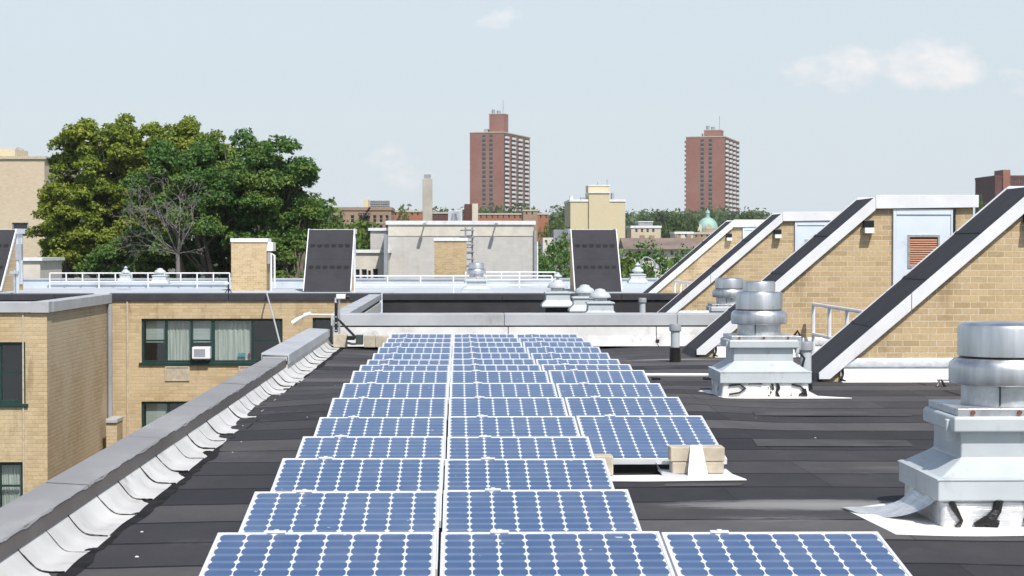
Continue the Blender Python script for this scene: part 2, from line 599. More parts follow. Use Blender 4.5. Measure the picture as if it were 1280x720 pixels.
def cell_mat():
    """monocrystalline cells with clipped corners, in panel-local metres"""
    t = NT('solar_cells')
    P, NXC = .1262, 8
    sp = t.n.new('ShaderNodeSeparateXYZ')
    t.l.new(t.tc.outputs['Object'], sp.inputs[0])
    x0, y0 = (1.046 - 8 * P) / 2, (1.559 - 12 * P) / 2
    cu = t.math('DIVIDE', t.math('SUBTRACT', sp.outputs[0], x0), P)
    PV = 1.514 / 13
    cv = t.math('DIVIDE', t.math('SUBTRACT', sp.outputs[1], y0), PV)
    fu = t.math('ABSOLUTE', t.math('SUBTRACT', t.math('FRACT', cu), .5))
    fv = t.math('ABSOLUTE', t.math('SUBTRACT', t.math('FRACT', cv), .5))
    inside = t.math('LESS_THAN', fu, .4815)
    corner = t.math('LESS_THAN', t.math('ADD', fu, t.math('MULTIPLY', fv, .36)), .562)
    # outside the 8 x 12 field the backing shows
    inx = t.math('MULTIPLY', t.math('GREATER_THAN', cu, 0), t.math('LESS_THAN', cu, 8))
    iny = t.math('MULTIPLY', t.math('GREATER_THAN', cv, 0), t.math('LESS_THAN', cv, 13))
    m = t.math('MULTIPLY', t.math('MULTIPLY', inside, corner), t.math('MULTIPLY', inx, iny))
    # per-cell shade
    fl = t.n.new('ShaderNodeCombineXYZ')
    t.l.new(t.math('FLOOR', cu), fl.inputs[0])
    t.l.new(t.math('FLOOR', cv), fl.inputs[1])
    oi = t.n.new('ShaderNodeObjectInfo')
    t.l.new(t.math('MULTIPLY', oi.outputs['Random'], 50), fl.inputs[2])
    wnz = t.n.new('ShaderNodeTexWhiteNoise')
    wnz.noise_dimensions = '3D'
    t.l.new(fl.outputs[0], wnz.inputs['Vector'])
    shade = t.math('ADD', t.math('MULTIPLY', wnz.outputs['Value'], .14), t.math('MULTIPLY', oi.outputs['Random'], .55))
    cell = t.mix(shade, (.022, .062, .172), (.044, .096, .222))
    # collector fingers: three faint pale bands over each cell
    bb = t.math('FRACT', t.math('ADD', cv, .0))
    band = t.ramp(t.math('ABSOLUTE', t.math('SUBTRACT', bb, .5)), .22, .5)
    cell = t.mix(t.math('MULTIPLY', band, .42), cell, (.17, .265, .42))
    dust = t.ramp(t.noise(2.0, None, 6), .4, .8)
    col = t.mix(m, (.80, .81, .83), cell)
    col = t.mix(t.math('MULTIPLY', dust, .12), col, (.5, .5, .5))
    og = t.n.new('ShaderNodeVectorMath')
    og.operation = 'ADD'
    t.l.new(t.tc.outputs['Object'], og.inputs[0])
    t.l.new(oi.outputs['Location'], og.inputs[1])
    spk = t.ramp(t.noise(17, og.outputs[0], 2, .4), .765, .79)
    col = t.mix(t.math('MULTIPLY', spk, .7), col, (.72, .72, .70))
    t.set(Base_Color=col, Roughness=.3, Specular_IOR_Level=.5, Coat_Weight=.32, Coat_Roughness=.09)
    return t.m


M['cells'] = cell_mat()
M['panel_frame'] = plain('panel_frame_aluminium', (.76, .77, .79), .4, metal=.15, var=.04)

# ------------------------------------------------------------------ roof levels
PITCH_ROW = 1.734
ROW_Y = [9.52 + PITCH_ROW * i for i in range(15)]
ROW_PX = [274.2, 317.5, 346, 373, 398, 413.3, 427, 438.9, 449.5, 458.6, 466, 472.3, 478.5, 484, 488.6]
ROW_PY = [667.5, 614.5, 574.6, 545.8, 521, 497.3, 479.4, 463.8, 456.1, 449.4, 441.6, 434.1, 427.8, 422.6, 417.5]
ROW_Z = [at(ROW_PX[i], ROW_PY[i], ROW_Y[i]).z for i in range(15)]


def roofz(x, y):
    t = (y - ROW_Y[0]) / PITCH_ROW
    i = max(0, min(13, int(math.floor(t))))
    a = max(0, min(1, t - i))
    z = (ROW_Z[i] * (1 - a) + ROW_Z[i + 1] * a) - .305
    k = max(0, min(1, (3.4 - x) / 1.2)) * max(0, min(1, (x + 2.2) / .6))
    k = k * k * (3 - 2 * k)
    return z * k


def sheet_grid(x0, x1, y0, y1, dx, dy, fz):
    nx, ny = int((x1 - x0) / dx) + 1, int((y1 - y0) / dy) + 1
    b = MB()
    vs = [(x0 + (x1 - x0) * i / nx, y0 + (y1 - y0) * j / ny) for j in range(ny + 1) for i in range(nx + 1)]
    b.v = [(x, y, fz(x, y)) for x, y in vs]
    b.f = [(j * (nx + 1) + i, j * (nx + 1) + i + 1, (j + 1) * (nx + 1) + i + 1, (j + 1) * (nx + 1) + i) for j in range(ny) for i in range(nx)]
    return b


o = sheet_grid(-2.42, 17, -9, 35.1, .5, .45, roofz).build('roof_deck', M['roof'], smooth=True)
struct(o)
o = MB().box(-2.0, 17, 35.35, 49.8, -.12, -.06).build('rear_roof_deck', M['roof_plain'])
struct(o)

# ------------------------------------------------------------------ terrain far below and beyond
def gz(y):
    a = max(0, min(1, (y - 170) / 850))
    return -16 + 22 * a * a * (3 - 2 * a)


b = MB()
ys = [-60, -20, 30, 70, 110, 150, 190, 240, 300, 370, 450, 540, 640, 750, 870, 1000, 1300, 2000, 3500, 6000]
xs = [-4000, -1500, -700, -350, -180, -90, -40, 0, 40, 90, 180, 350, 700, 1500, 4000]
b.v = [(x, y, gz(y) + (3.0 * math.sin(x * .006 + y * .004) if y > 300 else 0)) for y in ys for x in xs]
nx = len(xs)
b.f = [(j * nx + i, j * nx + i + 1, (j + 1) * nx + i + 1, (j + 1) * nx + i) for j in range(len(ys) - 1) for i in range(nx - 1)]
M['ground'] = plain('city_ground', (.12, .125, .095), .9, var=.3, vs=.02, dirt=(.05, .075, .03), ds=.03, dirt_lo=.42, dirt_hi=.55)
struct(b.build('ground', M['ground'], smooth=True))

# ------------------------------------------------------------------ the building underfoot
rnd = random.Random(7)
home = thing('apartment_building', 'tan brick building carrying the black roof with the solar panels', 'building', (5, 15, -16))
b = MB()
b.box(-2.60, 17, -9, 35.30, -16, -.18)
b.box(-2.22, 17, 35.303, 49.9, -16, -.2)
b.build('wall', M['brick_far'], home)

# left parapet: brick upstand, metal coping in lengths, white flashing sheets
pl = thing('parapet_wall', 'long grey metal capped parapet along the left edge of the black roof', 'parapet', (-2.45, 15, 0))
MB().box(-2.54, -2.32, -9, 35.28, -.175, .20).build('wall', M['brick_far'], pl)
yb = -9.0
k = 0
while yb < 26.4:
    ye = min(yb + 3.05, 26.5)
    dz = rnd.uniform(-.004, .004)
    prof = [(-2.555, .10), (-2.545, .10), (-2.545, .222 + dz), (-2.31, .208 + dz), (-2.305, .134), (-2.285, .134), (-2.288, .235 + dz), (-2.555, .250 + dz)]
    cp = MB().prism_y(prof, yb, ye - .006).build('coping', M['brown_coping'], pl, bevel=.004)
    # grey coating brushed over the top only, ending in a ragged edge just over the arris
    cb_ = MB()
    n = int((ye - .01 - yb) / .04)
    for k2 in range(n + 1):
        y = yb + .002 + (ye - yb - .012) * k2 / n
        dr = .235 + dz + .003 - max(0, .007 + .008 * math.sin(y * 3.1) + .006 * math.sin(y * 11.3 + 1) + rnd.uniform(-.003, .004))
        cb_.v += [(-2.5565, y, .2535 + dz), (-2.2905, y, .2385 + dz), (-2.2845, y, dr)]
    for k2 in range(n):
        a_ = k2 * 3
        cb_.f += [(a_, a_ + 1, a_ + 4, a_ + 3), (a_ + 1, a_ + 2, a_ + 5, a_ + 4)]
    cb_.build('top_coating', M['coating'], cp)
    yb = ye
    k += 1
for (ya, ye, mt) in ((26.503, 29.6, 'grey_coping'), (29.606, 32.4, 'grey_coping'), (32.406, 34.9, 'grey_coping')):
    prof = [(-2.62, .12), (-2.605, .12), (-2.605, .285), (-2.27, .272), (-2.265, .165), (-2.25, .165), (-2.25, .298), (-2.62, .318)]
    MB().prism_y(prof, ya, ye).build('coping', M[mt], pl, bevel=.008)
MB().box(-2.60, -2.275, 26.51, 34.89, .16, .27).build('wall', M['grey_coping'], pl)
MB().box(-2.315, -2.272, 26.51, 34.9, .02, .21).build('flashing_face', M['mast_pale'], pl)

# flashing sheets, each lapping the next
ys_ = 6.2
sheets = []
while ys_ < 34.6:
    ln = rnd.uniform(.62, .98)
    sheets.append((ys_, min(ys_ + ln, 34.8)))
    ys_ += ln
for i, (ya, ye) in enumerate(sheets):
    jx = rnd.uniform(-.006, .008) + (.03 if i % 7 == 3 else 0)
    nC, nY = 14, 6
    vs = []
    lift = .004 + .003 * (i % 2)
    for j in range(nY + 1):
        t = j / nY
        y = ya - .03 + (ye - ya + .06) * t
        for c in range(nC + 1):
            s = c / nC
            x = -2.302 + (.25 + jx * s + .02 * math.sin(9 * y + i)) * s
            s = s ** 1.15
            x = -2.302 + (.25 + jx) * s + .006 * s * math.sin(4 * y + i)
            z = .135 * math.log1p(math.exp((.42 - s) * 14)) / 14 / .42 + lift + .003 * math.sin(7 * y + 3 * s + i) * s
            y2 = y + .008 * math.sin(9 * s + 2.1 * i)
            rz_ = roofz(x, y2)
            vs.append((x, y2, z + max(0, rz_) + (.004 * (1 - t) * math.sin(math.pi * s))))
    fs = [(j * (nC + 1) + c, j * (nC + 1) + c + 1, (j + 1) * (nC + 1) + c + 1, (j + 1) * (nC + 1) + c) for j in range(nY) for c in range(nC)]
    mb = MB()
    mb.add(vs, fs)
    so = mb.build('flashing_sheet', M['aged_membrane'], pl, smooth=True)
    # the black lap line along the near edge of the sheet
    edge = [Vector(vs[c]) + Vector((0, -.004, .004)) for c in range(nC + 1)]
    w0 = rnd.choice((.002, .003, .0045, .006))
    MB().tube(edge, [w0 * rnd.uniform(.5, 1.2) for _ in edge], 6).build('lap_line', M['tar'], so)

b = MB()
nC = 8
yy_ = [6.0 + .5 * k for k in range(59)]
for y in yy_:
    for c in range(nC + 1):
        q = c / nC
        x = -2.302 + (.262 + .008 * math.sin(y * 2.3) + .006 * math.sin(y * 7.1)) * q ** 1.3
        b.v.append((x, y, .126 * math.log1p(math.exp((.42 - q ** 1.3) * 14)) / 14 / .42 + .002 + max(0, roofz(x, y))))
b.f = [(j * (nC + 1) + c, j * (nC + 1) + c + 1, (j + 1) * (nC + 1) + c + 1, (j + 1) * (nC + 1) + c) for j in range(len(yy_) - 1) for c in range(nC)]
b.build('flashing_base', M['aged_membrane'], pl, smooth=True)
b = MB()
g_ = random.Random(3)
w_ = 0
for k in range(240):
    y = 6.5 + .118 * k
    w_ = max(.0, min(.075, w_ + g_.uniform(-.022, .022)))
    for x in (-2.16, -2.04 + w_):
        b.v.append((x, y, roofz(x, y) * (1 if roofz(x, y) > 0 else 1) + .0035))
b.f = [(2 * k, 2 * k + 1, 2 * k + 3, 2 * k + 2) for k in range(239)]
b.build('dark_edge', M['dull_black'], pl)  # near-black ribbon of uneven width along the outer flashing edge

# far parapet
def coping_run(parent, x0, x1, y0, y1, z, face, mat, piece=3.05, lip=.02, axis='x'):
    a, e = (x0, x1) if axis == 'x' else (y0, y1)
    while a < e - .05:
        n = min(a + piece, e)
        b = MB()
        if axis == 'x':
            b.prism_x([(y0 - lip, z - face), (y0, z - face), (y0, z - .05), (y1, z - .035), (y1, z - face), (y1 + lip, z - face), (y1 + lip, z), (y0 - lip, z - .018)], a, n - .008)
        else:
            b.prism_y([(x0 - lip, z - face), (x0, z - face), (x0, z - .05), (x1, z - .05), (x1, z - face), (x1 + lip, z - face), (x1 + lip, z), (x0 - lip, z)], a, n - .008)
        b.build('coping', mat, parent, bevel=.006)
        a = n


pf = thing('parapet_wall', 'grey capped parapet with white flashing across the far end of the solar array', 'parapet', (3, 35.2, 0))
MB().box(-2.2, 17, 35.06, 35.34, -.17, .50).build('wall', M['roof_plain'], pf)
coping_run(pf, -2.24, 17, 35.02, 35.36, .568, .215, M['grey_coping'])
x = -2.2
while x < 17:
    ln = rnd.uniform(2.4, 3.4)
    b = MB()
    b.prism_x([(35.055, .33), (35.02, .33), (34.99, .17), (34.97, .165), (34.93, .05), (34.60, .012), (34.60, .004), (35.055, .0)], x, min(17, x + ln) - .012)
    b.build('flashing_sheet', M['aged_membrane'], pf, bevel=.006)
    b = MB()
    b.box(x - .02, x + .035, 34.905, 34.975, .02, .11).build('tar_patch', M['tar'], pf)
    x += ln

# left and far parapets of the second roof
p2 = thing('parapet_wall', 'pale capped return parapet running back from the mast corner of the roof', 'parapet', (-2.1, 42, 0))
MB().box(-2.19, -1.97, 35.38, 49.8, -.19, .5).build('wall', M['roof_plain'], p2)
coping_run(p2, -2.21, -1.95, 35.4, 49.75, .575, .13, M['grey_coping'], axis='y')
MB().box(-1.968, -1.93, 35.4, 49.7, .14, .38).build('flashing_face', M['mast_pale'], p2)
p3 = thing('parapet_wall', 'low black lined parapet closing the far side of the second roof', 'parapet', (5, 50, 0))
MB().box(-1.9, 17, 49.93, 50.2, -.2, .50).build('wall', M['roof_plain'], p3)
coping_run(p3, -1.9, 17, 49.9, 50.22, .595, .17, M['black_coping'], 3.0)

# ------------------------------------------------------------------ solar panels
TILT = R(7.25)
W_, L_ = 1.046, 1.559
ORD = ['first', 'second', 'third', 'fourth', 'fifth', 'sixth', 'seventh', 'eighth', 'ninth', 'tenth', 'eleventh', 'twelfth', 'thirteenth', 'fourteenth', 'farthest']
SIDE = ['left', 'middle', 'right']


def panel_label(i, c):
    row = 'nearest row' if i == 0 else ('farthest row' if i == 14 else ORD[i] + ' row from the camera')
    extra = ''
    if (i, c) == (4, 2):
        extra = ', wholly uncovered'
    if (i, c) == (0, 2):
        extra = ', standing out beside the gap'
    return 'blue solar panel in the %s column of the %s%s' % (SIDE[c], row, extra)


def panel_root(i, c, first):
    xo = -1.147 + 1.061 * c + rnd.uniform(-.003, .003)
    loc = Vector((xo, ROW_Y[i] - L_ * math.cos(TILT), ROW_Z[i] - L_ * math.sin(TILT) - .0 + rnd.uniform(-.004, .004)))
    if first is None:
        root = thing('solar_panel', panel_label(i, c), 'solar panel', (0, 0, 0), 'solar panels of the roof array')
        f = MB()
        fw, th = .017, .042
        f.box(0, W_, 0, fw, -th, .003)
        f.box(0, W_, L_ - fw, L_, -th, .003)
        f.box(0, fw, fw + .0005, L_ - fw - .0005, -th, .003)
        f.box(W_ - fw, W_, fw + .0005, L_ - fw - .0005, -th, .003)
        f.build('frame', M['panel_frame'], root, bevel=.0025)
        MB().box(fw + .001, W_ - fw - .001, fw + .001, L_ - fw - .001, -.012, -.001).build('cell_sheet', M['cells'], root)
        cl = MB()
        cl.box(.235, .325, L_ - .024, L_ + .012, .0035, .009)
        cl.box(.268, .292, L_ - .012, L_ + .008, .009, .015)
        cl.build('clamp', M['panel_frame'], root, bevel=.002)
        MB().box(.45, .60, L_ - .35, L_ - .2, -.04, -.0125).build('junction_box', M['black_plastic'], root)
    else:
        root = dup(first, (0, 0, 0), panel_label(i, c))
    root.location = loc
    root.rotation_euler = (TILT + R(rnd.uniform(-.12, .12)), R(rnd.uniform(-.06, .06)), R(rnd.uniform(-.05, .05)))
    return root


first = None
for i in range(15):
    for c in range(3):
        if c == 2 and i in (1, 2, 3):
            continue
        p = panel_root(i, c, first)
        first = first or p

# ballast tray with two blocks at the exposed corner of the array
def concrete_block(name_label, x0, x1, y0, y1, z0, z1, rz=0):
    b = MB()
    b.box(x0, x1, y0, y1, z0, z1)
    o = b.build('concrete_block', M['concrete'], None, bevel=.01)
    return tag(o, name_label, 'block', 'concrete ballast blocks')


TY = 14.66
tz = roofz(2.0, TY)
x0, x1 = AX(838, TY), AX(906, TY)
ms_ = MB()
poly = [(AX(744, TY), TY - .28), (AX(800, TY), TY - .31), (AX(928, TY), TY - .25), (AX(912, TY), TY + .34), (AX(880, TY), TY + .38), (AX(835, TY), TY + .36), (AX(828, TY), TY + .05), (AX(745, TY), TY + .02)]
ms_.prism_z(poly, tz + .005, tz + .016)
tag(ms_.build('slip_sheet', M['membrane_bright'], None, bevel=.004), 'flat white membrane sheet under the exposed end of the panels', 'membrane sheet')
tray = thing('ballast_tray', 'white tray with tapered upright holding two concrete blocks', 'tray', ((x0 + x1) / 2, TY, tz + .016))
b = MB()
xc = (x0 + x1) / 2 + .01
b.prism_z([(x0 - .06, TY - .02), (xc - .1, TY - .16), (xc + .1, TY - .16), (x1 + .06, TY - .02), (x1 + .06, TY + .34), (x0 - .06, TY + .34)], tz + .017, tz + .027)
b.build('pan', M['white_metal'], tray, bevel=.003)
b = MB()
b.add([(x0 - .06, TY - .02, tz + .03), (xc - .1, TY - .16, tz + .03), (xc - .1, TY - .165, tz + .035), (x0 - .065, TY - .022, tz + .05), (x0 - .085, TY + .34, tz + .10), (x0 - .06, TY + .34, tz + .03)],
      [(0, 1, 2, 3), (0, 3, 4, 5)])
b.build('rim', M['white_metal'], tray)
ux = AX(873, TY - .15)
b = MB()
zt = AZ(557, TY) + .004
b.add([(ux - .075, TY - .152, tz + .03), (ux + .075, TY - .152, tz + .03), (ux + .043, TY - .042, zt), (ux - .043, TY - .042, zt),
       (ux - .075, TY - .140, tz + .03), (ux + .075, TY - .140, tz + .03), (ux + .043, TY - .030, zt), (ux - .043, TY - .030, zt)],
      [(0, 1, 2, 3), (7, 6, 5, 4), (0, 3, 7, 4), (2, 1, 5, 6), (3, 2, 6, 7), (1, 0, 4, 5)])
b.build('upright', M['white_metal'], tray, bevel=.003)
zb = tz + .029
concrete_block('tan concrete block lying under another block in the white tray', x0 + .012, x1 - .006, TY - .026, TY + .17, zb, zb + .088)
concrete_block('tan concrete block topmost of the two in the white tray', x0, x1, TY - .028, TY + .165, zb + .09, zb + .092 + .106)
b0 = AX(741, 14.7)
concrete_block('tan concrete block peeping out beside the fourth row panel corner', b0 - .24, AX(766, 14.7), 14.62, 14.81, tz + .02, AZ(569.5, 14.7))

# ------------------------------------------------------------------ exhaust fans
def fan(label, x, y, z, cap, skirt, sc=1.0, rz=0, tar=()):
    t = thing('exhaust_fan', label, 'exhaust fan', (x, y, z), 'spun metal roof exhaust fans')
    P = lambda rings: [(a * sc, b * sc, z + c * sc) for a, b, c in rings]
    b = MB().loft(P([(.485, .485, .0), (.50, .50, .02), (.495, .495, .17)]), x, y)
    sk = b.build('skirt', M[skirt], t, bevel=.03 * sc)
    for (u0, pts, w) in tar:
        vs = [Vector((x + (u0 + a) * sc, y - (.508 + .004 * k) * sc, z + c * sc)) for k, (a, c) in enumerate(pts)]
        MB().tube(vs, [w * sc * rnd.uniform(.6, 1.3) for _ in vs], 7).build('tar_streak', M['tar'], sk)
    b = MB().loft(P([(.525, .525, .165), (.525, .525, .29), (.505, .505, .30), (.365, .365, .39), (.345, .345, .40), (.342, .342, .57)]), x, y)
    b.build('curb_base', M['curb'], t, bevel=.012 * sc)
    MB().loft(P([(.529, .529, .286), (.531, .531, .296), (.512, .512, .304)]), x, y).build('seam_trim', M['curb'], t, bevel=.003)
    MB().loft(P([(.40, .40, .562), (.40, .40, .645), (.385, .385, .655)]), x, y).build('curb_cap', M['curb'], t, bevel=.012 * sc)
    b = MB().loft(P([(.37, .37, .656), (.37, .37, .70)]), x, y)
    fl = b.build('flange', M['galv'], t, bevel=.004 * sc)
    bb = MB()
    for dx in (-.28, .0, .28):
        bb.tube([(x + dx * sc, y - .367 * sc, z + .678 * sc), (x + dx * sc, y - .385 * sc, z + .678 * sc)], .014 * sc, 8)
    bb.build('bolt', M['rust'], fl, smooth=True)
    # latches on the left side of the curb
    for s_ in (-1, 1):
        bx = MB()
        bx.box(x + s_ * .40 * sc - .022, x + s_ * .40 * sc + .022, y - .30 * sc, y - .24 * sc, z + .50 * sc, z + .63 * sc)
        bx.build('latch', M['curb'], t, bevel=.006)
    MB().lathe([(r * sc, z + h * sc) for r, h in ((.25, .701), (.25, .835))], x, y, 44).build('neck', M['galv'], t, smooth=True)
    se = MB()
    se.box(x - .085 * sc, x - .08 * sc, y - .2512 * sc, y - .23 * sc, z + .705 * sc, z + .833 * sc)
    se.build('seam', M['black_plastic'], t)
    prof = [(.262, .832), (.312, .826), (.322, .832), (.326, .85), (.326, .925), (.320, .955), (.300, .978), (.276, .985)]
    MB().lathe([(r * sc, z + h * sc) for r, h in prof], x, y, 56).build('windband', M['alu'], t, smooth=True)
    MB().lathe([(r * sc, z + h * sc) for r, h in ((.262, .9855), (.262, 1.0))], x, y, 44).build('vent_gap', M['black_plastic'], t, smooth=True)
    top = 1.195
    prof = [(.268, .997), (.273, 1.0), (.273, 1.165), (.266, 1.187), (.245, 1.199), (.10, 1.207), (.02, 1.208)]
    hood = MB().lathe([(r * sc, z + h * sc) for r, h in prof], x, y, 56).build('hood', M['alu'], t, smooth=True)
    sb = MB()
    wv = R(-62)
    for (hh, ww) in ((1.035, wv),):
        px, py = x + .274 * sc * math.cos(ww), y + .274 * sc * math.sin(ww)
        sb.tube([(px, py, z + hh * sc), (px + .012 * math.cos(ww), py + .012 * math.sin(ww), z + hh * sc)], .009, 8)
    sb.build('bolt', M['galv'], hood)
    if cap:
        prof = [(.18, 1.203), (.187, 1.206), (.187, 1.30), (.180, 1.316), (.165, 1.322), (.02, 1.326)]
        MB().lathe([(r * sc, z + h * sc) for r, h in prof], x, y, 48).build('motor_cap', M['alu'], t, smooth=True)
    return t


def membrane_patch(label, pts, z, mat='membrane_bright'):
    b = MB()
    b.prism_z(pts, z + .004, z + .014)
    return tag(b.build('membrane_sheet', M[mat], None, bevel=.004), label, 'membrane sheet')


# near fan at the right edge
FY = 12.45
fx = AX(1254, FY)
fan('spun aluminium roof fan nearest the camera, cut by the picture edge', fx, FY, roofz(fx, FY), False, 'foil', 1.025,
    tar=((-.44, [(0, .16), (.02, .12), (.06, .05), (.03, .01)], .016), (-.22, [(.06, .168), (.05, .11), (.01, .06), (.0, .02)], .026),
         (-.30, [(0, .02), (.06, .05), (.13, .02)], .028), (.02, [(0, .168), (.01, .11), (-.01, .06), (.03, .0)], .026), (.04, [(0, .02), (.07, .004)], .02)))
y_ = FY - .5
membrane_patch('white membrane sheet spread round the nearest roof fan', [(2.49, 12.78), (2.57, 11.62), (3.1, 11.58), (3.7, 11.62), (4.3, 11.6), (4.3, FY + .7), (fx - .55, FY + .66)], roofz(fx, FY))
b = MB()
nC, nD = 10, 5
for j in range(nD + 1):
    q = j / nD
    for c in range(nC + 1):
        u = c / nC
        xa, ya = fx - .512, 12.02 + .62 * q
        xb, yb2 = 2.475 + .11 * (1 - q) ** 2, 12.46 + .34 * q
        b.v.append((xa + (xb - xa) * u, ya + (yb2 - ya) * u, .155 * (1 - u) ** 3.2 + .019 + .010 * math.sin(5 * u + 4 * q)))
b.f = [(j * (nC + 1) + c, (j + 1) * (nC + 1) + c, (j + 1) * (nC + 1) + c + 1, j * (nC + 1) + c + 1) for j in range(nD) for c in range(nC)]
tag(b.build('flashing_flap', M['foil'], None, smooth=True), 'curling foil flap lapping from the left side of the nearest fan', 'membrane sheet')

# middle fan
GY = 23.1
gx = AX(949, GY)
fan('spun aluminium roof fan with a small top cap, beside the steep brick bulkhead', gx, GY, 0, True, 'tarred',
    tar=((-.40, [(-.02, .14), (.10, .155), (.17, .11), (.10, .06), (-.02, .04)], .014), (.13, [(0, .17), (.02, .11), (-.005, .07), (.02, .0)], .022),
         (.30, [(0, .15), (.10, .13), (.16, .07), (.08, .03)], .016), (.42, [(.02, .10), (.04, .03), (0, .0)], .02), (-.10, [(-.1, .16), (0, .168), (.06, .158)], .012)))
y_ = GY - .5
membrane_patch('white membrane sheet spread round the middle fan with the small top cap', [(gx - .88, y_ + .22), (gx - .70, y_ - .16), (gx + .0, y_ - .22), (gx + .95, y_ - .22), (gx + .62, y_ + .1), (gx + .66, GY + .6), (gx - .6, GY + .6)], 0)
jb = thing('disconnect_box', 'small black electrical box with a cable behind the middle fan', 'electrical box', (gx + .47, GY + .1, .55))
b = MB().box(gx + .42, gx + .50, GY + .02, GY + .16, .52, .68)
b.build('box', M['galv'], jb, bevel=.005)
MB().tube([(gx + .46, GY + .05, .52), (gx + .54, GY + .05, .42), (gx + .50, GY, .30), (gx + .56, GY + .0, .18), (gx + .53, GY, .02)], .016, 7).build('cable', M['black_plastic'], jb, smooth=True)
MB().tube([(gx + .40, GY + .05, .66), (gx + .46, GY + .05, .74), (gx + .50, GY + .08, .67)], .014, 7).build('cable', M['black_plastic'], jb, smooth=True)

# fan on the second roof
HY = 38.5
hx = AX(911.5, HY)
fan('spun aluminium roof fan standing behind the far parapet', hx, HY, -.06, False, 'membrane', sc=1.0)

# ------------------------------------------------------------------ vent pipes and conduits
def vent_pipe(label, px, py, Y, h, boot):
    c = at(px, py, Y)
    z0 = 0
    t = thing('vent_pipe', label, 'vent pipe', (c.x, Y, z0), 'plumbing vent pipes')
    r = .068
    MB().lathe([(r + .02, z0), (r + .016, z0 + boot), (r, z0 + boot + .01)], c.x, Y, 24).build('boot', M['tar'], t, smooth=True)
    MB().lathe([(r, z0 + .01), (r, z0 + h - .1)], c.x, Y, 24).build('pipe', M['curb'], t, smooth=True)
    MB().lathe([(r + .003, z0 + h - .115), (r + .022, z0 + h - .10), (r + .022, z0 + h - .015), (r + .013, z0 + h), (r - .015, z0 + h), (r - .018, z0 + h - .06)], c.x, Y, 24).build('collar', M['pipe_grey'], t, smooth=True)


vent_pipe('pale vent pipe in a black boot beside the foot of the second sloping bulkhead', 844, 450, 29.9, .57, .21)
vent_pipe('pale vent pipe just right of the middle roof fan', 1007, 490, 23.9, .58, .12)
cd = thing('conduit', 'thin white conduit lying on the roof from the panels to the middle fan', 'conduit', (2.8, 25.8, .05))
MB().tube([(AX(760, 25.8), 25.85, .06 + roofz(2, 25.8)), (AX(830, 25.8), 25.8, .06), (AX(896, 25.8), 25.75, .06)], .024, 8).build('pipe', M['white_metal'], cd, smooth=True)
b = MB()
for q in (820, 885):
    b.box(AX(q, 25.8) - .05, AX(q, 25.8) + .05, 25.7, 25.9, roofz(AX(q, 25.8), 25.8), .034)
b.build('support_block', M['black_plastic'], cd, bevel=.004)

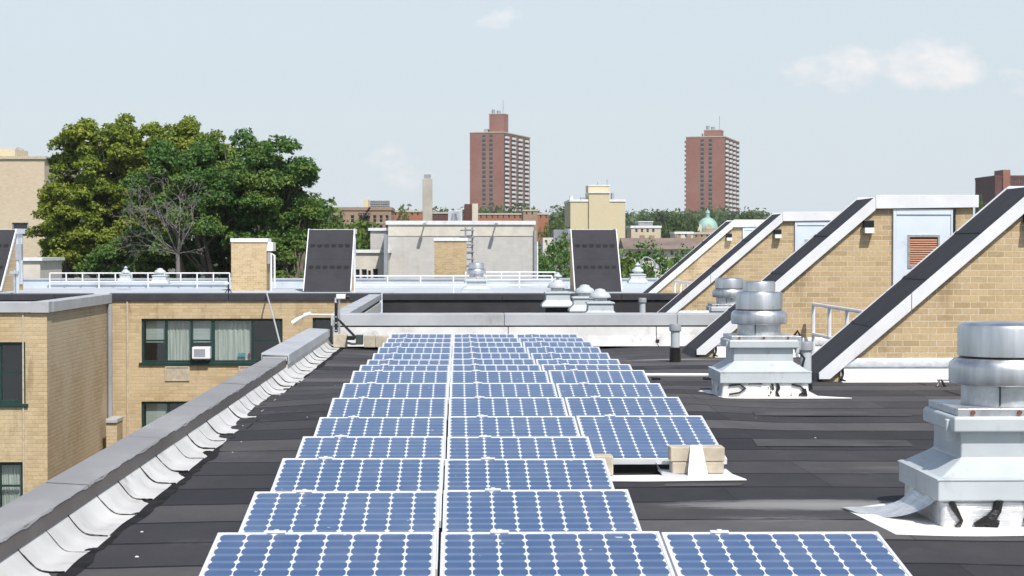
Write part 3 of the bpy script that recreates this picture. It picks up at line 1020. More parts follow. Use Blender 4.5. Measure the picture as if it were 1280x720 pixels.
# ------------------------------------------------------------------ stair bulkheads
def bulkhead(label, loc, rz=0, run=2.82, H=2.52, flat=1.6, D=1.5, door=True, lamp=True, slots=False, base=True, cat='bulkhead', slot_rows=(.36, .72)):
    """slope rises along local +x; the face with the door is at local y=0"""
    t = thing('stair_bulkhead', label, cat, (0, 0, 0), 'brick stair bulkheads with sloping black roofs')
    z0 = .11
    sl = (H - z0) / run
    top = lambda x: z0 + sl * x
    tot = run + flat
    a, q = .05, .0
    # brick: side wall polygon 4 cm inside the fascia
    dz = .12
    wb = MB()
    wb.prism_y([(.05, -.02), (tot - .04, -.02), (tot - .04, H - dz), (run, H - dz), ((.0 + .06), top(.06) - dz if top(.06) - dz > -.01 else -.01)], .045, D - .045)
    w = wb.build('wall', M['brick'], t)
    # black cap sheet on slope, and on the flat part
    rb = MB()
    th = .05
    rb.prism_y([(-.08, z0 - .02 - .1), (.0, z0 - .13), (run + .01, H - th - .01), (tot, H - th), (tot, H - .012), (run, H - .012), (.0, z0 - .004)], .012, D - .012)
    rf = rb.build('slope_roof', M['slope'], t)
    # cap-sheet laps across the slope
    for k in range(1, 4):
        xx = run * k / 4
        MB().prism_y([(xx - .012, top(xx - .012) - .006), (xx + .02, top(xx + .02) - .006), (xx + .02, top(xx + .02) + .006), (xx - .012, top(xx - .012) + .001)], .02, D - .02).build('lap', M['slope'], rf)
    # white fascias on both faces: sloping length in two pieces and the flat length
    fv = .205
    for (ya, ye) in ((-.03, .010), (D - .010, D + .03)):
        cut = run * .42
        for (xa, xe) in ((.0, cut - .004), (cut + .004, run - .002)):
            b = MB()
            lo = .04 if xa == 0 else None
            if xa == 0:
                b.prism_y([(0.0, z0 - .075), (.14, z0 - .075), (xe, top(xe) - fv), (xe, top(xe) + .006), (0.0, z0 + .006)], ya, ye)
            else:
                b.prism_y([(xa, top(xa) - fv), (xe, top(xe) - fv), (xe, top(xe) + .006), (xa, top(xa) + .006)], ya, ye)
            b.build('fascia', M['white_metal'], t, bevel=.004)
        b = MB()
        b.prism_y([(run + .001, H - fv + .02), (tot + .03, H - .165), (tot + .03, H + .03), (run + .04, H + .03), (run + .001, H + .006)], ya - .006, ye + .006)
        b.build('fascia', M['white_metal'], t, bevel=.004)
    MB().box(tot - .005, tot + .035, .0, D, H - .16, H + .028).build('fascia', M['white_metal'], t, bevel=.004)
    if base:
        x = .28
        while x < tot:
            e = min(tot + .02, x + rnd.uniform(1.2, 1.7))
            b = MB().prism_x([(.044, .19), (.0, .185), (-.012, .02), (-.14, .006), (-.14, .0), (.044, .0)], x, e - .01)
            fs_ = b.build('base_flashing', M['membrane_bright'], t, bevel=.004)
            MB().tube([(x + .02, -.008, .18), (x + .03, -.014, .10), (x + .0, -.05, .03), (x + .05, -.1, .015)], [.02, .016, .022, .012], 6).build('tar_streak', M['tar'], fs_)
            x = e
        MB().prism_x([(.044, .31), (.012, .30), (-.02, .196), (-.02, .188), (.044, .188)], .30, tot + .01).build('counter_flashing', M['galv'], t, bevel=.004)
        MB().box(tot - .06, tot + .06, -.02, D, -.01, .2).build('base_flashing', M['membrane'], t, bevel=.004)
    if door:
        xd0, xd1, zt = run + .285, run + 1.25, H - .19
        fr = MB()
        fr.box(xd0, xd0 + .05, -.006, .043, .25, zt)
        fr.box(xd1 - .05, xd1, -.006, .043, .25, zt)
        fr.box(xd0 + .051, xd1 - .051, -.006, .043, zt - .09, zt)
        dr = fr.build('door', M['door_blue'], t, bevel=.004)
        px0, px1 = xd0 + .25, xd0 + .72
        pz1 = zt - .43
        pz0 = pz1 - .48
        lf = MB()
        lf.box(xd0 + .054, xd1 - .054, .012, .043, .25, pz0)
        lf.box(xd0 + .054, xd1 - .054, .012, .043, pz1, zt - .094)
        lf.box(xd0 + .054, px0, .012, .043, pz0 + .0005, pz1 - .0005)
        lf.box(px1, xd1 - .054, .012, .043, pz0 + .0005, pz1 - .0005)
        lf.build('leaf', M['door_blue'], dr)
        wf = MB()
        for (a0, a1, c0, c1) in ((px0 - .02, px1 + .02, pz1 - .012, pz1 + .025), (px0 - .02, px1 + .02, pz0 - .025, pz0 + .012), (px0 - .02, px0 + .012, pz0 + .0125, pz1 - .0125), (px1 - .012, px1 + .02, pz0 + .0125, pz1 - .0125)):
            wf.box(a0, a1, .0, .03, c0, c1)
        wf.build('window_frame', M['galv'], dr)
        lv = MB()
        n = 13
        for k in range(n):
            zz = pz0 + .018 + (pz1 - pz0 - .05) * k / (n - 1)
            lv.add([(px0 + .013, .014, zz), (px1 - .013, .014, zz), (px1 - .013, .036, zz + .034), (px0 + .013, .036, zz + .034)], [(0, 1, 2, 3)])
        lv.box(px0 + .012, px1 - .012, .0385, .0425, pz0 + .012, pz1 - .012)
        lv.build('louvre', M['amber_louvre'], dr)
        MB().box(xd1 - .02, xd1 + .02, -.012, .0425, .25, zt).build('door_edge_strip', M['black_plastic'], dr)  # narrow black strip down the right edge of the door
    if lamp:
        lx, lz = run - .11, 2.055
        lb = MB()
        lb.box(lx - .08, lx + .08, -.07, .044, lz - .02, lz + .10)
        lp = lb.build('wall_lamp', M['black_plastic'], t, bevel=.012)
        MB().prism_x([(-.10, lz - .022), (-.12, lz - .11), (.03, lz - .11), (.03, lz - .022)], lx - .075, lx + .075).build('lens', M['lamp_lens'], lp, bevel=.006)
    if slots:
        for fr_ in slot_rows:
            for k in range(6):
                xx = run * fr_
                yk = D * (.12 + .153 * k)
                vs = []
                n = 14
                for w_ in range(n):
                    g = 2 * math.pi * w_ / n
                    vs.append((xx + .075 * math.sin(g), yk + .105 * math.copysign(abs(math.cos(g)) ** .7, math.cos(g))))
                b = MB()
                b.add([(x_, y_, top(x_) + .006) for x_, y_ in vs] + [(x_, y_, top(x_) - .05) for x_, y_ in vs],
                      [tuple(range(n))] + [((k2 + 1) % n, k2, k2 + n, (k2 + 1) % n + n) for k2 in range(n)])
                b.build('vent_slot', M['hole'], rf)
    t.location = loc
    t.rotation_euler.z = rz
    return t


M['amber_louvre'] = plain('amber_louvre', (.34, .125, .045), .45, var=.3, vs=8, stretch=(.4, 1, 6))
M['lamp_lens'] = plain('ribbed_lamp_lens', (.62, .62, .58), .25, var=.1)
for (ppx, Y, lab) in ((1298, 25.3, 'brick bulkhead with sloping black roof and white fascia nearest the camera, no door showing'),
                      (1094, 31.2, 'brick bulkhead with sloping black roof, blue door and black wall lamp in view'),
                      (978, 45.0, 'brick bulkhead with sloping roof, third back along the right side'),
                      (916, 57.0, 'brick bulkhead with sloping roof farthest back along the right side')):
    bulkhead(lab, (AX(ppx, Y) - 2.82, Y, 0))

# slopes turned towards the camera on the roof behind
SY = 79.5
bulkhead('black sloping bulkhead roof facing us, left of the grey block wall', (AX(438, SY), SY, 0), R(90), D=1.86, slots=True, lamp=False, base=False)
bulkhead('black sloping bulkhead roof facing us, in front of the yellow building', (AX(777, SY), SY, 0), R(90), D=1.86, slots=True, lamp=False, base=False)
bulkhead('black sloping bulkhead at the far left edge with white trimmed brick side', (AX(0, SY), SY, 0), R(90), D=1.86, slots=True, lamp=False, base=False)

# guard rails beside the bulkheads on the right
def guard_rail(label, pts, ztop, zlow, posts, r=.022, mid=None, z0=0, group='pale metal guard rails'):
    p0, p1 = Vector(pts[0]), Vector(pts[1])
    t = thing('guard_rail', label, 'railing', (p0.x, p0.y, z0), group)
    MB().tube([(p0.x, p0.y, ztop), (p1.x, p1.y, ztop)], r, 8).build('rail', M['white_metal'], t, smooth=True)
    if zlow is not None:
        MB().tube([(p0.x, p0.y, zlow), (p1.x, p1.y, zlow)], r, 8).build('rail', M['white_metal'], t, smooth=True)
    for k in range(posts):
        q = p0.lerp(p1, k / (posts - 1))
        zb_ = z0 if (k % 3 == 0) else (zlow if zlow is not None else z0)
        MB().tube([(q.x, q.y, zb_), (q.x, q.y, ztop)], r * 1.05, 8).build('post', M['white_metal'], t, smooth=True)
    return t


gxr = AX(1017, 31.0)
guard_rail('pale guard rail standing before the brick bulkhead with the blue door', ((gxr, 31.0), (gxr, 26.95)), .835, .37, 4, .028)
gx4 = AX(845, 56)
guard_rail('pale guard rail before the farthest sloping brick bulkhead', ((gx4, 56.3), (gx4, 50.4)), .80, .34, 5, .028)

# ------------------------------------------------------------------ mushroom vents
def mushroom(label, x, y, z, k=1.0, finial=True, legs=True):
    t = thing('roof_ventilator', label, 'ventilator', (x, y, z), 'pale mushroom topped roof ventilators')
    Q = lambda rr: [(a * k, b * k, z + c * k) for a, b, c in rr]
    L = lambda pp: [(a * k, z + c * k) for a, c in pp]
    MB().loft(Q([(.24, .24, 0), (.24, .24, .46)])).build
    if legs:
        MB().loft(Q([(.27, .27, 0), (.27, .27, .47)]), x, y).build('curb', M['tar'], t)
    MB().loft(Q([(.36, .36, .44), (.37, .37, .47), (.345, .345, .53), (.27, .27, .60), (.26, .26, .74)]), x, y).build('curb_flashing', M['curb'], t, bevel=.01)
    MB().loft(Q([(.29, .29, .742), (.29, .29, .775), (.20, .20, .80)]), x, y).build('cap_plate', M['curb'], t, bevel=.008)
    MB().lathe(L([(.15, .801), (.15, .88)]), x, y, 28).build('throat', M['galv'], t, smooth=True)
    MB().lathe(L([(.20, .865), (.225, .87), (.225, .90), (.19, .96), (.12, 1.0), (.10, 1.04), (.02, 1.06)]), x, y, 32).build('hood', M['curb'], t, smooth=True)
    if finial:
        MB().lathe(L([(.03, 1.05), (.04, 1.09), (.10, 1.11), (.10, 1.13), (.05, 1.17), (.045, 1.20), (.01, 1.215)]), x, y, 24).build('finial', M['curb'], t, smooth=True)
    return t


mushroom('pale roof ventilator with a knobbed finial, tallest of the three behind the parapet', AX(697, 45), 45, -.06, 1.02)
mushroom('pale roof ventilator half hidden behind the squat one at the parapet', AX(731, 42.5), 42.5, -.06, .95, False)
mushroom('squat pale roof ventilator with domed hood right at the far parapet', AX(750, 38.6), 38.6, -.05, .93, False)
mushroom('small white ventilator behind the long left railing', AX(157, 84), 84, 0, .82, True, False)
mushroom('white ventilator on the silver roof between the left railing and the courtyard', AX(200, 74), 74, 0, .95, False, False)
mushroom('white ventilator right of the black slope before the yellow building', AX(797, 74), 74, 0, 1.0, True, False)
fan('spun metal roof fan among white railings before the grey block wall', AX(595.5, 70), 70, 0, False, 'membrane', 1.02)
vent_pipe('short grey vent pipe between the sloping white fascias behind the parapet', 803, 392, 44, .62, .1)

# ------------------------------------------------------------------ courtyard wings of the building
def facade(parent, name, x0, x1, z0, z1, Y, holes, mat, t=.24):
    """front wall facing -Y with real openings (x0,x1,z0,z1)"""
    xs_ = sorted(set([x0, x1] + [h[0] for h in holes] + [h[1] for h in holes]))
    zs_ = sorted(set([z0, z1] + [h[2] for h in holes] + [h[3] for h in holes]))
    b = MB()
    for i in range(len(xs_) - 1):
        for j in range(len(zs_) - 1):
            cx, cz = (xs_[i] + xs_[i + 1]) / 2, (zs_[j] + zs_[j + 1]) / 2
            if any(h[0] < cx < h[1] and h[2] < cz < h[3] for h in holes):
                continue
            b.quad((xs_[i], Y, zs_[j]), (xs_[i + 1], Y, zs_[j]), (xs_[i + 1], Y, zs_[j + 1]), (xs_[i], Y, zs_[j + 1]))
    for (a, c, d, e) in holes:
        b.quad((a, Y, d), (a, Y + t, d), (c, Y + t, d), (c, Y, d))
        b.quad((a, Y, e), (c, Y, e), (c, Y + t, e), (a, Y + t, e))
        b.quad((a, Y, d), (a, Y, e), (a, Y + t, e), (a, Y + t, d))
        b.quad((c, Y, d), (c, Y + t, d), (c, Y + t, e), (c, Y, e))
    return b.build(name, mat, parent)


def window(parent, x0, x1, z0, z1, Y, lights, fw=.06, frame='green_frame', split=.5, rec=.10):
    """lights: list of (fraction of width, kind) kind: sash/fixed + curtain or dark"""
    f = MB()
    yf0, yf1 = Y + rec - .04, Y + rec + .03
    f.box(x0, x1, yf0, yf1, z0, z0 + fw)
    f.box(x0, x1, yf0, yf1, z1 - fw, z1)
    f.box(x0, x0 + fw, yf0, yf1, z0 + fw + .0005, z1 - fw - .0005)
    f.box(x1 - fw, x1, yf0, yf1, z0 + fw + .0005, z1 - fw - .0005)
    w = f.build('window', M[frame], parent, bevel=.006)
    MB().box(x0 - .06, x1 + .06, Y - .05, Y + rec - .05, z0 - .06, z0 + .008).build('sill', M[frame], w, bevel=.006)
    bb = MB()
    bb.box(x0 - .1, x1 + .1, Y + .9, Y + .95, z0 - .1, z1 + .1)
    bb.build('room_backing', M['room'], w)
    tot = sum(l[0] for l in lights)
    xa = x0 + fw
    iw = x1 - x0 - 2 * fw
    for k, (fr_, kind) in enumerate(lights):
        xb = xa + iw * fr_ / tot
        if k:
            mw = .045 if kind.endswith('!') else .028
            MB().box(xa - mw, xa + mw, yf0 + .005, yf1 - .006, z0 + fw + .001, z1 - fw - .001).build('mullion', M[frame], w)
        zi0, zi1 = z0 + fw, z1 - fw
        if kind.startswith('sash'):
            zm = zi0 + (zi1 - zi0) * split
            MB().box(xa + .03, xb - .03, yf0 + .012, yf1 - .012, zm - .022, zm + .022).build('meeting_rail', M[frame], w)
        MB().box(xa + .0, xb - .0, Y + rec - .003, Y + rec + .003, zi0 + .001, zi1 - .001).build('pane', M['glass'], w)
        if 'curtain' in kind:
            n = 28
            vs = []
            for q in range(n + 1):
                xq = xa + .03 + (xb - xa - .06) * q / n
                yq = Y + rec + .10 + .014 * math.sin(q * 1.55) + .006 * math.sin(q * 3.7)
                vs += [(xq, yq, zi0 - .02), (xq, yq, zi1 + .02)]
            MB().add(vs, [(2 * q, 2 * q + 2, 2 * q + 3, 2 * q + 1) for q in range(n)]).build('curtain', M['curtain'], w, smooth=True)
        if 'half' in kind:
            MB().box(xa + .03, xb - .03, Y + rec + .08, Y + rec + .085, zi0 + (zi1 - zi0) * .45, zi1).build('blind', M['blind'], w)
        xa = xb
    return w


FYD = 50.0
cw = thing('apartment_wing', 'tan brick courtyard wing with green framed windows under a black coping', 'building', (AX(280, FYD), FYD, -16))
fx0, fx1 = AX(130, FYD), -2.24
W1 = (AX(176.5, FYD), AX(353, FYD), AZ(453, FYD), AZ(398, FYD))
W2 = (AX(176, FYD), AX(302, FYD), AZ(566, FYD), AZ(501, FYD))
W3 = (AX(390.5, FYD), AX(424, FYD), AZ(440, FYD), AZ(397, FYD))
facade(cw, 'wall', fx0, fx1, -16, .42, FYD, [W1, W2, W3], M['brick_far'])
MB().box(fx0, fx1, FYD + 1.0, 88.6, -16, -.06).build('wall', M['brick_far'], cw)
MB().box(fx0, fx1, FYD + .3, FYD + 1.0, .0, .02).build('roof', M['silver_roof'], cw)
coping_run(cw, fx0 + .1, fx1 + .3, FYD - .03, FYD + .34, .60, .19, M['black_coping'], 3.0)
MB().box(fx0, fx1, FYD + .05, FYD + .3, -.05, .5).build('parapet', M['roof_plain'], cw)
window(cw, *W1, FYD, [(.17, 'sash half'), (.20, 'curtain'), (.17, 'sash half'), (.31, 'curtain!'), (.22, 'sash dark')])
window(cw, *W2, FYD, [(.25, 'sash half'), (.25, 'sash dark'), (.25, 'sash half'), (.25, 'sash')])
window(cw, *W3, FYD, [(1, 'dark')])
gr = MB()
vx0, vx1, vz0, vz1 = AX(206, FYD), AX(236.5, FYD), AZ(475.5, FYD), AZ(457, FYD)
for (pa, pb) in ((206, 236.5), (298, 327)):
    ax_, bx_ = AX(pa, FYD), AX(pb, FYD)
    g = MB()
    g.box(ax_, bx_, FYD - .03, FYD - .002, vz0, vz0 + .035)
    g.box(ax_, bx_, FYD - .03, FYD - .002, vz1 - .035, vz1)
    g.box(ax_, ax_ + .035, FYD - .03, FYD - .002, vz0 + .0355, vz1 - .0355)
    g.box(bx_ - .035, bx_, FYD - .03, FYD - .002, vz0 + .0355, vz1 - .0355)
    gv = g.build('vent_grille', M['concrete'], cw)
    s_ = MB()
    n = 11
    for k in range(n):
        q = ax_ + .06 + (bx_ - ax_ - .12) * k / (n - 1)
        s_.box(q - .011, q + .011, FYD - .022, FYD - .012, vz0 + .036, vz1 - .036)
    s_.box(ax_ + .036, bx_ - .036, FYD - .008, FYD - .003, vz0 + .036, vz1 - .036)
    s_.build('grille_bars', M['concrete'], gv)
MB().box(AX(158, FYD), AX(160, FYD), FYD - .03, FYD - .003, -16, .40).build('conduit', M['concrete'], cw)
# air conditioner in the window
ac = thing('air_conditioner', 'white air conditioner sticking out of the green framed window', 'air conditioner', (AX(252, FYD), FYD - .1, AZ(447.5, FYD)))
ax0, ax1, az0, az1 = AX(241, FYD), AX(263.5, FYD), AZ(447.5, FYD), AZ(433, FYD)
MB().box(ax0, ax1, FYD - .22, FYD + .2, az0, az1).build('case', M['white_plastic'], ac, bevel=.012)
g = MB()
g.box(ax0 + .05, ax1 - .12, FYD - .226, FYD - .221, az0 + .05, az1 - .05)
g.build('grille', M['pipe_grey'], ac)
# things on the sill behind the big pane
tag(MB().prism_z([(AX(296, 50), 50.14), (AX(306, 50), 50.14), (AX(304, 50), 50.19), (AX(298, 50), 50.19)], AZ(446.2, FYD), AZ(441, FYD)).build('pot', plain('teal_plastic', (.10, .36, .40), .4), None, bevel=.01), 'teal pot on the window sill behind the pale curtain', 'pot')
tag(MB().lathe([(.05, AZ(446.2, FYD)), (.065, AZ(442, FYD)), (.03, AZ(441, FYD))], AX(312, 50), 50.165, 16).build('pot', plain('magenta_plastic', (.35, .05, .22), .4), None, smooth=True), 'small purple pot on the sill at the right of the big pane', 'pot')

# hanging cable
c0, c1 = at(333.5, 367, 49.6), at(351, 433, 46.5)
tag(MB().tube([c0 + Vector((-.02, .3, .0)), c0, c0.lerp(c1, .5) + Vector((.02, 0, -.05)), c1, c1 + Vector((.3, -2, -1.2))], .02, 8).build('cable', M['grey_coping'], None, smooth=True), 'pale cable strung slantwise down in front of the courtyard windows', 'cable')

# left block, nearer
LB0, LB1 = 42.4, 49.7
lbx = AX(57, LB0) + .02
lb = thing('apartment_wing', 'tan brick block at the left edge with grey coping and a downpipe', 'building', (lbx - 3, 45, -16))
V1 = (AX(-60, LB0), AX(31, LB0), AZ(504, LB0), AZ(427, LB0))
V2 = (AX(-60, LB0), AX(28, LB0), AZ(636, LB0), AZ(576, LB0))
facade(lb, 'wall', -16, lbx, -16, .40, LB0, [V1, V2], M['brick_far'])
b = MB()
b.quad((lbx, LB0, -16), (lbx, LB1, -16), (lbx, LB1, .40), (lbx, LB0, .40))
b.box(-16, lbx - .01, LB0 + 1.0, LB1, -16, .10)
b.build('wall', M['brick_grey'], lb)
for (w_, lab) in ((V1, 0), (V2, 1)):
    window(lb, *w_, LB0, [(.33, 'sash dark'), (.33, 'sash dark'), (.34, 'sash' if lab == 0 else 'sash curtain')], .07)
MB().box(lbx - .32, lbx + .054, LB0 - .074, LB0 + .352, .355, .589).build('coping_corner', M['grey_coping'], lb, bevel=.006)
MB().box(-16, lbx - .35, LB0 + .3, LB1, .10, .13).build('roof', M['roof_plain'], lb)
coping_run(lb, -16, lbx + .05, LB0 - .05, LB0 + .33, .585, .225, M['grey_coping'])
coping_run(lb, lbx - .33, lbx + .05, LB0 + .345, LB1 + .25, .583, .225, M['grey_coping'], 2.5, axis='y')
MB().box(-16, lbx - .02, LB0 + .02, LB0 + .3, .38, .52).build('parapet', M['roof_plain'], lb)
MB().box(lbx - .3, lbx - .02, LB0 + .3, LB1, .13, .52).build('parapet', M['roof_plain'], lb)
MB().box(-16, lbx - .4, LB1 - .02, LB1 + .25, -.1, .50).build('parapet', M['roof_plain'], lb)
coping_run(lb, -16, lbx - .38, LB1 - .06, LB1 + .28, .60, .17, M['black_coping'], 3)
MB().tube([(lbx + .07, LB1 - .1, -16), (lbx + .07, LB1 - .1, .34)], .062, 12).build('downpipe', M['pipe_grey'], lb, smooth=True)
MB().box(AX(27.5, LB0), AX(29.5, LB0), LB0 - .025, LB0 - .003, -16, .36).build('conduit', M['concrete'], lb)

lw = thing('low_wall', 'short tan brick wall stub with pale cap beside the downpipe', 'wall', (AX(143, 49), 49, -16))
MB().box(lbx + .15, AX(149, 49), 48.6, 49.4, -16, AZ(526, 49)).build('wall', M['brick_grey'], lw)
MB().box(lbx + .14, AX(149.7, 49), 48.55, 49.45, AZ(525.8, 49), AZ(521, 49)).build('cap', M['grey_coping'], lw, bevel=.01)

# ------------------------------------------------------------------ silver roof behind
struct(MB().box(-34, -2.6, 51.0, 89.0, -.05, 0).build('silver_roof_deck', M['silver_roof']))
struct(MB().box(-2.59, 24, 50.24, 89.0, -.05, 0).build('silver_roof_deck', M['silver_roof']))
rb_ = thing('apartment_building', 'brick building behind the courtyard carrying the silver roof', 'building', (0, 88, -16))
b = MB()
b.box(-34, fx0 - .02, 52, 88.6, -16, -.06)
b.box(-2.58, 24, 50.3, 88.58, -16, -.063)
b.build('wall', M['brick_far'], rb_)
bp = thing('parapet_wall', 'long pale blue grey parapet along the back of the silver roof', 'parapet', (0, 88.8, 0))
MB().box(-34, 24, 88.6, 88.95, -.04, .36).build('wall', plain('pale_blue_parapet_paint', (.50, .56, .62), .6, var=.08, vs=.8, dirt=(.38, .42, .46), ds=.6), bp)
coping_run(bp, -34, 24, 88.56, 89.0, .42, .07, M['grey_coping'], 6)

def rail_run(label, px0, px1, Y, ztop, n, mid, z0=0):
    t = guard_rail(label, ((AX(px0, Y), Y), (AX(px1, Y), Y)), ztop, mid, n, .03, z0=z0, group='white roof railings')
    return t


rail_run('long white railing along the silver roof at the left, before the big tree', 62, 287, 88.2, AZ(341.3, 88.2), 12, AZ(352, 88.2))
rail_run('white railing on the silver roof directly before the grey block wall', 443, 690, 76.2, AZ(345, 76.2), 7, AZ(356.5, 76.2))
rail_run('second white railing behind, right of the metal fan on the silver roof', 582, 694, 87.5, AZ(340.3, 87.5), 6, AZ(350, 87.5))

def brick_box(label, pxa, pxb, pyt, Y, dep, pipes):
    t = thing('roof_shed', label, 'roof shed', (AX((pxa + pxb) / 2, Y), Y, 0), 'small brick roof sheds')
    x0, x1, zt = AX(pxa, Y), AX(pxb, Y), AZ(pyt, Y)
    MB().box(x0 + .03, x1 - .03, Y, Y + dep, 0, zt - .14).build('wall', M['brick'], t)
    MB().box(x0, x1 + .03, Y - .05, Y + dep + .05, zt - .15, zt).build('cap', M['white_metal'], t, bevel=.01)
    if pipes:
        MB().box(x1 - .1, x1 + .22, Y + .1, Y + dep - .1, zt - .52, zt - .155).build('hood', M['white_metal'], t, bevel=.01)
        MB().box(x1 - .02, x1 + .12, Y + .15, Y + .45, zt - 1.05, zt - .55).build('meter_box', M['pipe_grey'], t, bevel=.01)
        MB().tube([(x1 + .14, Y + .2, 0), (x1 + .14, Y + .2, zt - .6), (x1 + .28, Y + .2, zt - .7), (x1 + .28, Y + .2, .1)], .045, 8).build('conduit', M['white_metal'], t, smooth=True)
    return t


brick_box('small tan brick roof shed with white cap, before the big tree', 288, 334, 298, 82, 1.5, True)
brick_box('small tan brick roof shed with white cap, before the grey block wall', 542, 584, 297.5, 95, 1.5, False)
# ladder against the grey wall, right of the shed
ld = thing('ladder', 'grey caged ladder climbing the grey block wall beside the brick shed', 'ladder', (AX(586, 100), 100, 0))
lx = AX(583, 100)
b = MB()
for q in (582, 590.5):
    b.tube([(AX(q, 100), 100, -10), (AX(q, 100), 100, AZ(284, 100))], .045, 6)
b.build('stile', M['pipe_grey'], ld)
b = MB()
for k in range(26):
    zz = -3 + k * .3
    if zz < AZ(285, 100):
        b.tube([(AX(582, 100), 100, zz), (AX(590.5, 100), 100, zz)], .03, 6)
b.build('rungs', M['pipe_grey'], ld)
b = MB()
for pyk in (288, 297, 306, 315, 324, 333):
    zz = AZ(pyk, 100)
    b.tube([(AX(576, 100), 100, zz), (AX(577, 100), 99.3, zz), (AX(587, 100), 99.0, zz), (AX(592, 100), 99.6, zz), (AX(591, 100), 100, zz)], .035, 6)
b.build('cage', M['pipe_grey'], ld)
# little tripod aerial and clutter on the silver roof
tp = thing('tripod_aerial', 'small black tripod aerial on the silver roof by the brick shed', 'aerial', (AX(285, 70), 70, 0))
xx = AX(285.5, 70)
MB().tube([(xx, 70, 0), (xx, 70, AZ(346, 70))], .03, 6).build('mast', M['black_plastic'], tp)
for dx in (-.22, .22):
    MB().tube([(xx + dx, 70, 0.0), (xx, 70, .35)], .016, 6).build('leg', M['black_plastic'], tp)
MB().box(xx - .12, xx + .02, 69.9, 70.0, AZ(355, 70), AZ(352.5, 70)).build('head', M['white_plastic'], tp)

# equipment beside the far-left bulkhead
eq = thing('conduit_riser', 'grey conduit riser and switch box beside the far left bulkhead', 'conduit', (AX(22, 77), 77, 0))
MB().box(AX(19, 77), AX(26.5, 77), 77, 77.25, AZ(325, 77), AZ(305, 77)).build('switch_box', M['pipe_grey'], eq, bevel=.01)
MB().tube([(AX(21, 77), 77.1, 0), (AX(21, 77), 77.1, AZ(325, 77))], .07, 8).build('pipe', M['curb'], eq, smooth=True)
MB().tube([(AX(17, 77), 77.1, .0), (AX(17, 77), 77.1, AZ(337, 77))], .05, 8).build('pipe', M['galv'], eq, smooth=True)
MB().box(AX(12, 77), AX(23, 77), 76.95, 77.1, AZ(342, 77), AZ(338.5, 77)).build('bracket', M['galv'], eq)

# ------------------------------------------------------------------ mast with cameras at the parapet corner
MY = 34.3
ms0 = at(421, 430, MY)
ma = thing('camera_mast', 'short black mast with white camera heads at the far left corner', 'camera mast', (ms0.x, MY, 0))
def P3(px, py, Y=MY):
    return at(px, py, Y)
b = MB()
a_, c_ = P3(418.3, 415.5), P3(422.2, 379)
b.box(a_.x, c_.x, MY - .02, MY + .02, a_.z, c_.z)
pltb = b.build('plate', M['black_plastic'], ma, bevel=.004)
b = MB()
for py in (396, 403.5, 413):
    q = P3(420.2, py)
    b.tube([(q.x, MY - .022, q.z), (q.x, MY - .04, q.z)], .014, 10)
b.build('bolt', M['galv'], pltb, smooth=True)
MB().tube([P3(424.2, 428), P3(424.2, 373)], .016, 8).build('post', M['galv'], ma, smooth=True)
MB().tube([P3(416.5, 428), P3(416.8, 400)], .012, 8).build('post', M['galv'], ma, smooth=True)
MB().tube([P3(422, 398.5), P3(448, 425)], .022, 8).build('brace', M['black_plastic'], ma, smooth=True)
b = MB()
h0, h1 = P3(420.3, 373.6), P3(432, 367.6)
b.box(h0.x, h1.x, MY - .06, MY + .1, h0.z, h1.z)
hd = b.build('camera_head', M['white_plastic'], ma, bevel=.012)
MB().tube([P3(431.8, 371.2), P3(436.8, 371.4)], [.036, .034], 12).build('lens_hood', M['black_plastic'], hd, smooth=True)
MB().tube([P3(420, 372), P3(419.6, 378)], .02, 8).build('bracket', M['white_plastic'], ma, smooth=True)
MB().tube([P3(418.5, 393.5), P3(402, 393.2), P3(388, 393)], .012, 8).build('arm', M['white_plastic'], ma, smooth=True)
MB().tube([P3(388.5, 391.8), P3(381, 394.2), P3(377.5, 396.5)], [.034, .036, .02], 12).build('floodlight_head', M['white_plastic'], ma, smooth=True)
MB().tube([P3(378, 395.5), P3(372.5, 399), P3(365.5, 404)], [.02, .038, .042], 12).build('floodlight_head', M['white_plastic'], ma, smooth=True)
clx = thing('cable_clamp_box', 'dark junction box with clamps sitting between the blocks under the mast', 'electrical box', (P3(446, 428).x, MY - .1, 0))
q0, q1 = P3(445.5, 430), P3(454.5, 418)
MB().box(q0.x, q1.x, MY - .25, MY - .05, q0.z, q1.z).build('box', plain('dark_green_box', (.05, .07, .06), .5), clx, bevel=.01)
q0, q1 = P3(434, 426), P3(444, 418)
MB().box(q0.x, q1.x, MY - .2, MY - .05, q0.z + .02, q1.z - .02).build('clamp', M['black_plastic'], clx, bevel=.01)
MB().tube([P3(433, 428), P3(440, 430), P3(446, 429.5)], .02, 8).build('cable', M['white_plastic'], clx, smooth=True)
for (pa, pb, pt, lab) in ((417, 434.5, 417.5, 'tan concrete block at the foot of the camera mast'), (455.5, 470, 419, 'tan concrete block just right of the dark junction box'), (470.5, 486, 419.5, 'tan concrete block between the junction box and the farthest panels')):
    q0, q1 = P3(pa, 431), P3(pb, pt)
    concrete_block(lab, q0.x, q1.x - .006, MY - .1, MY + .1, .01, q1.z)

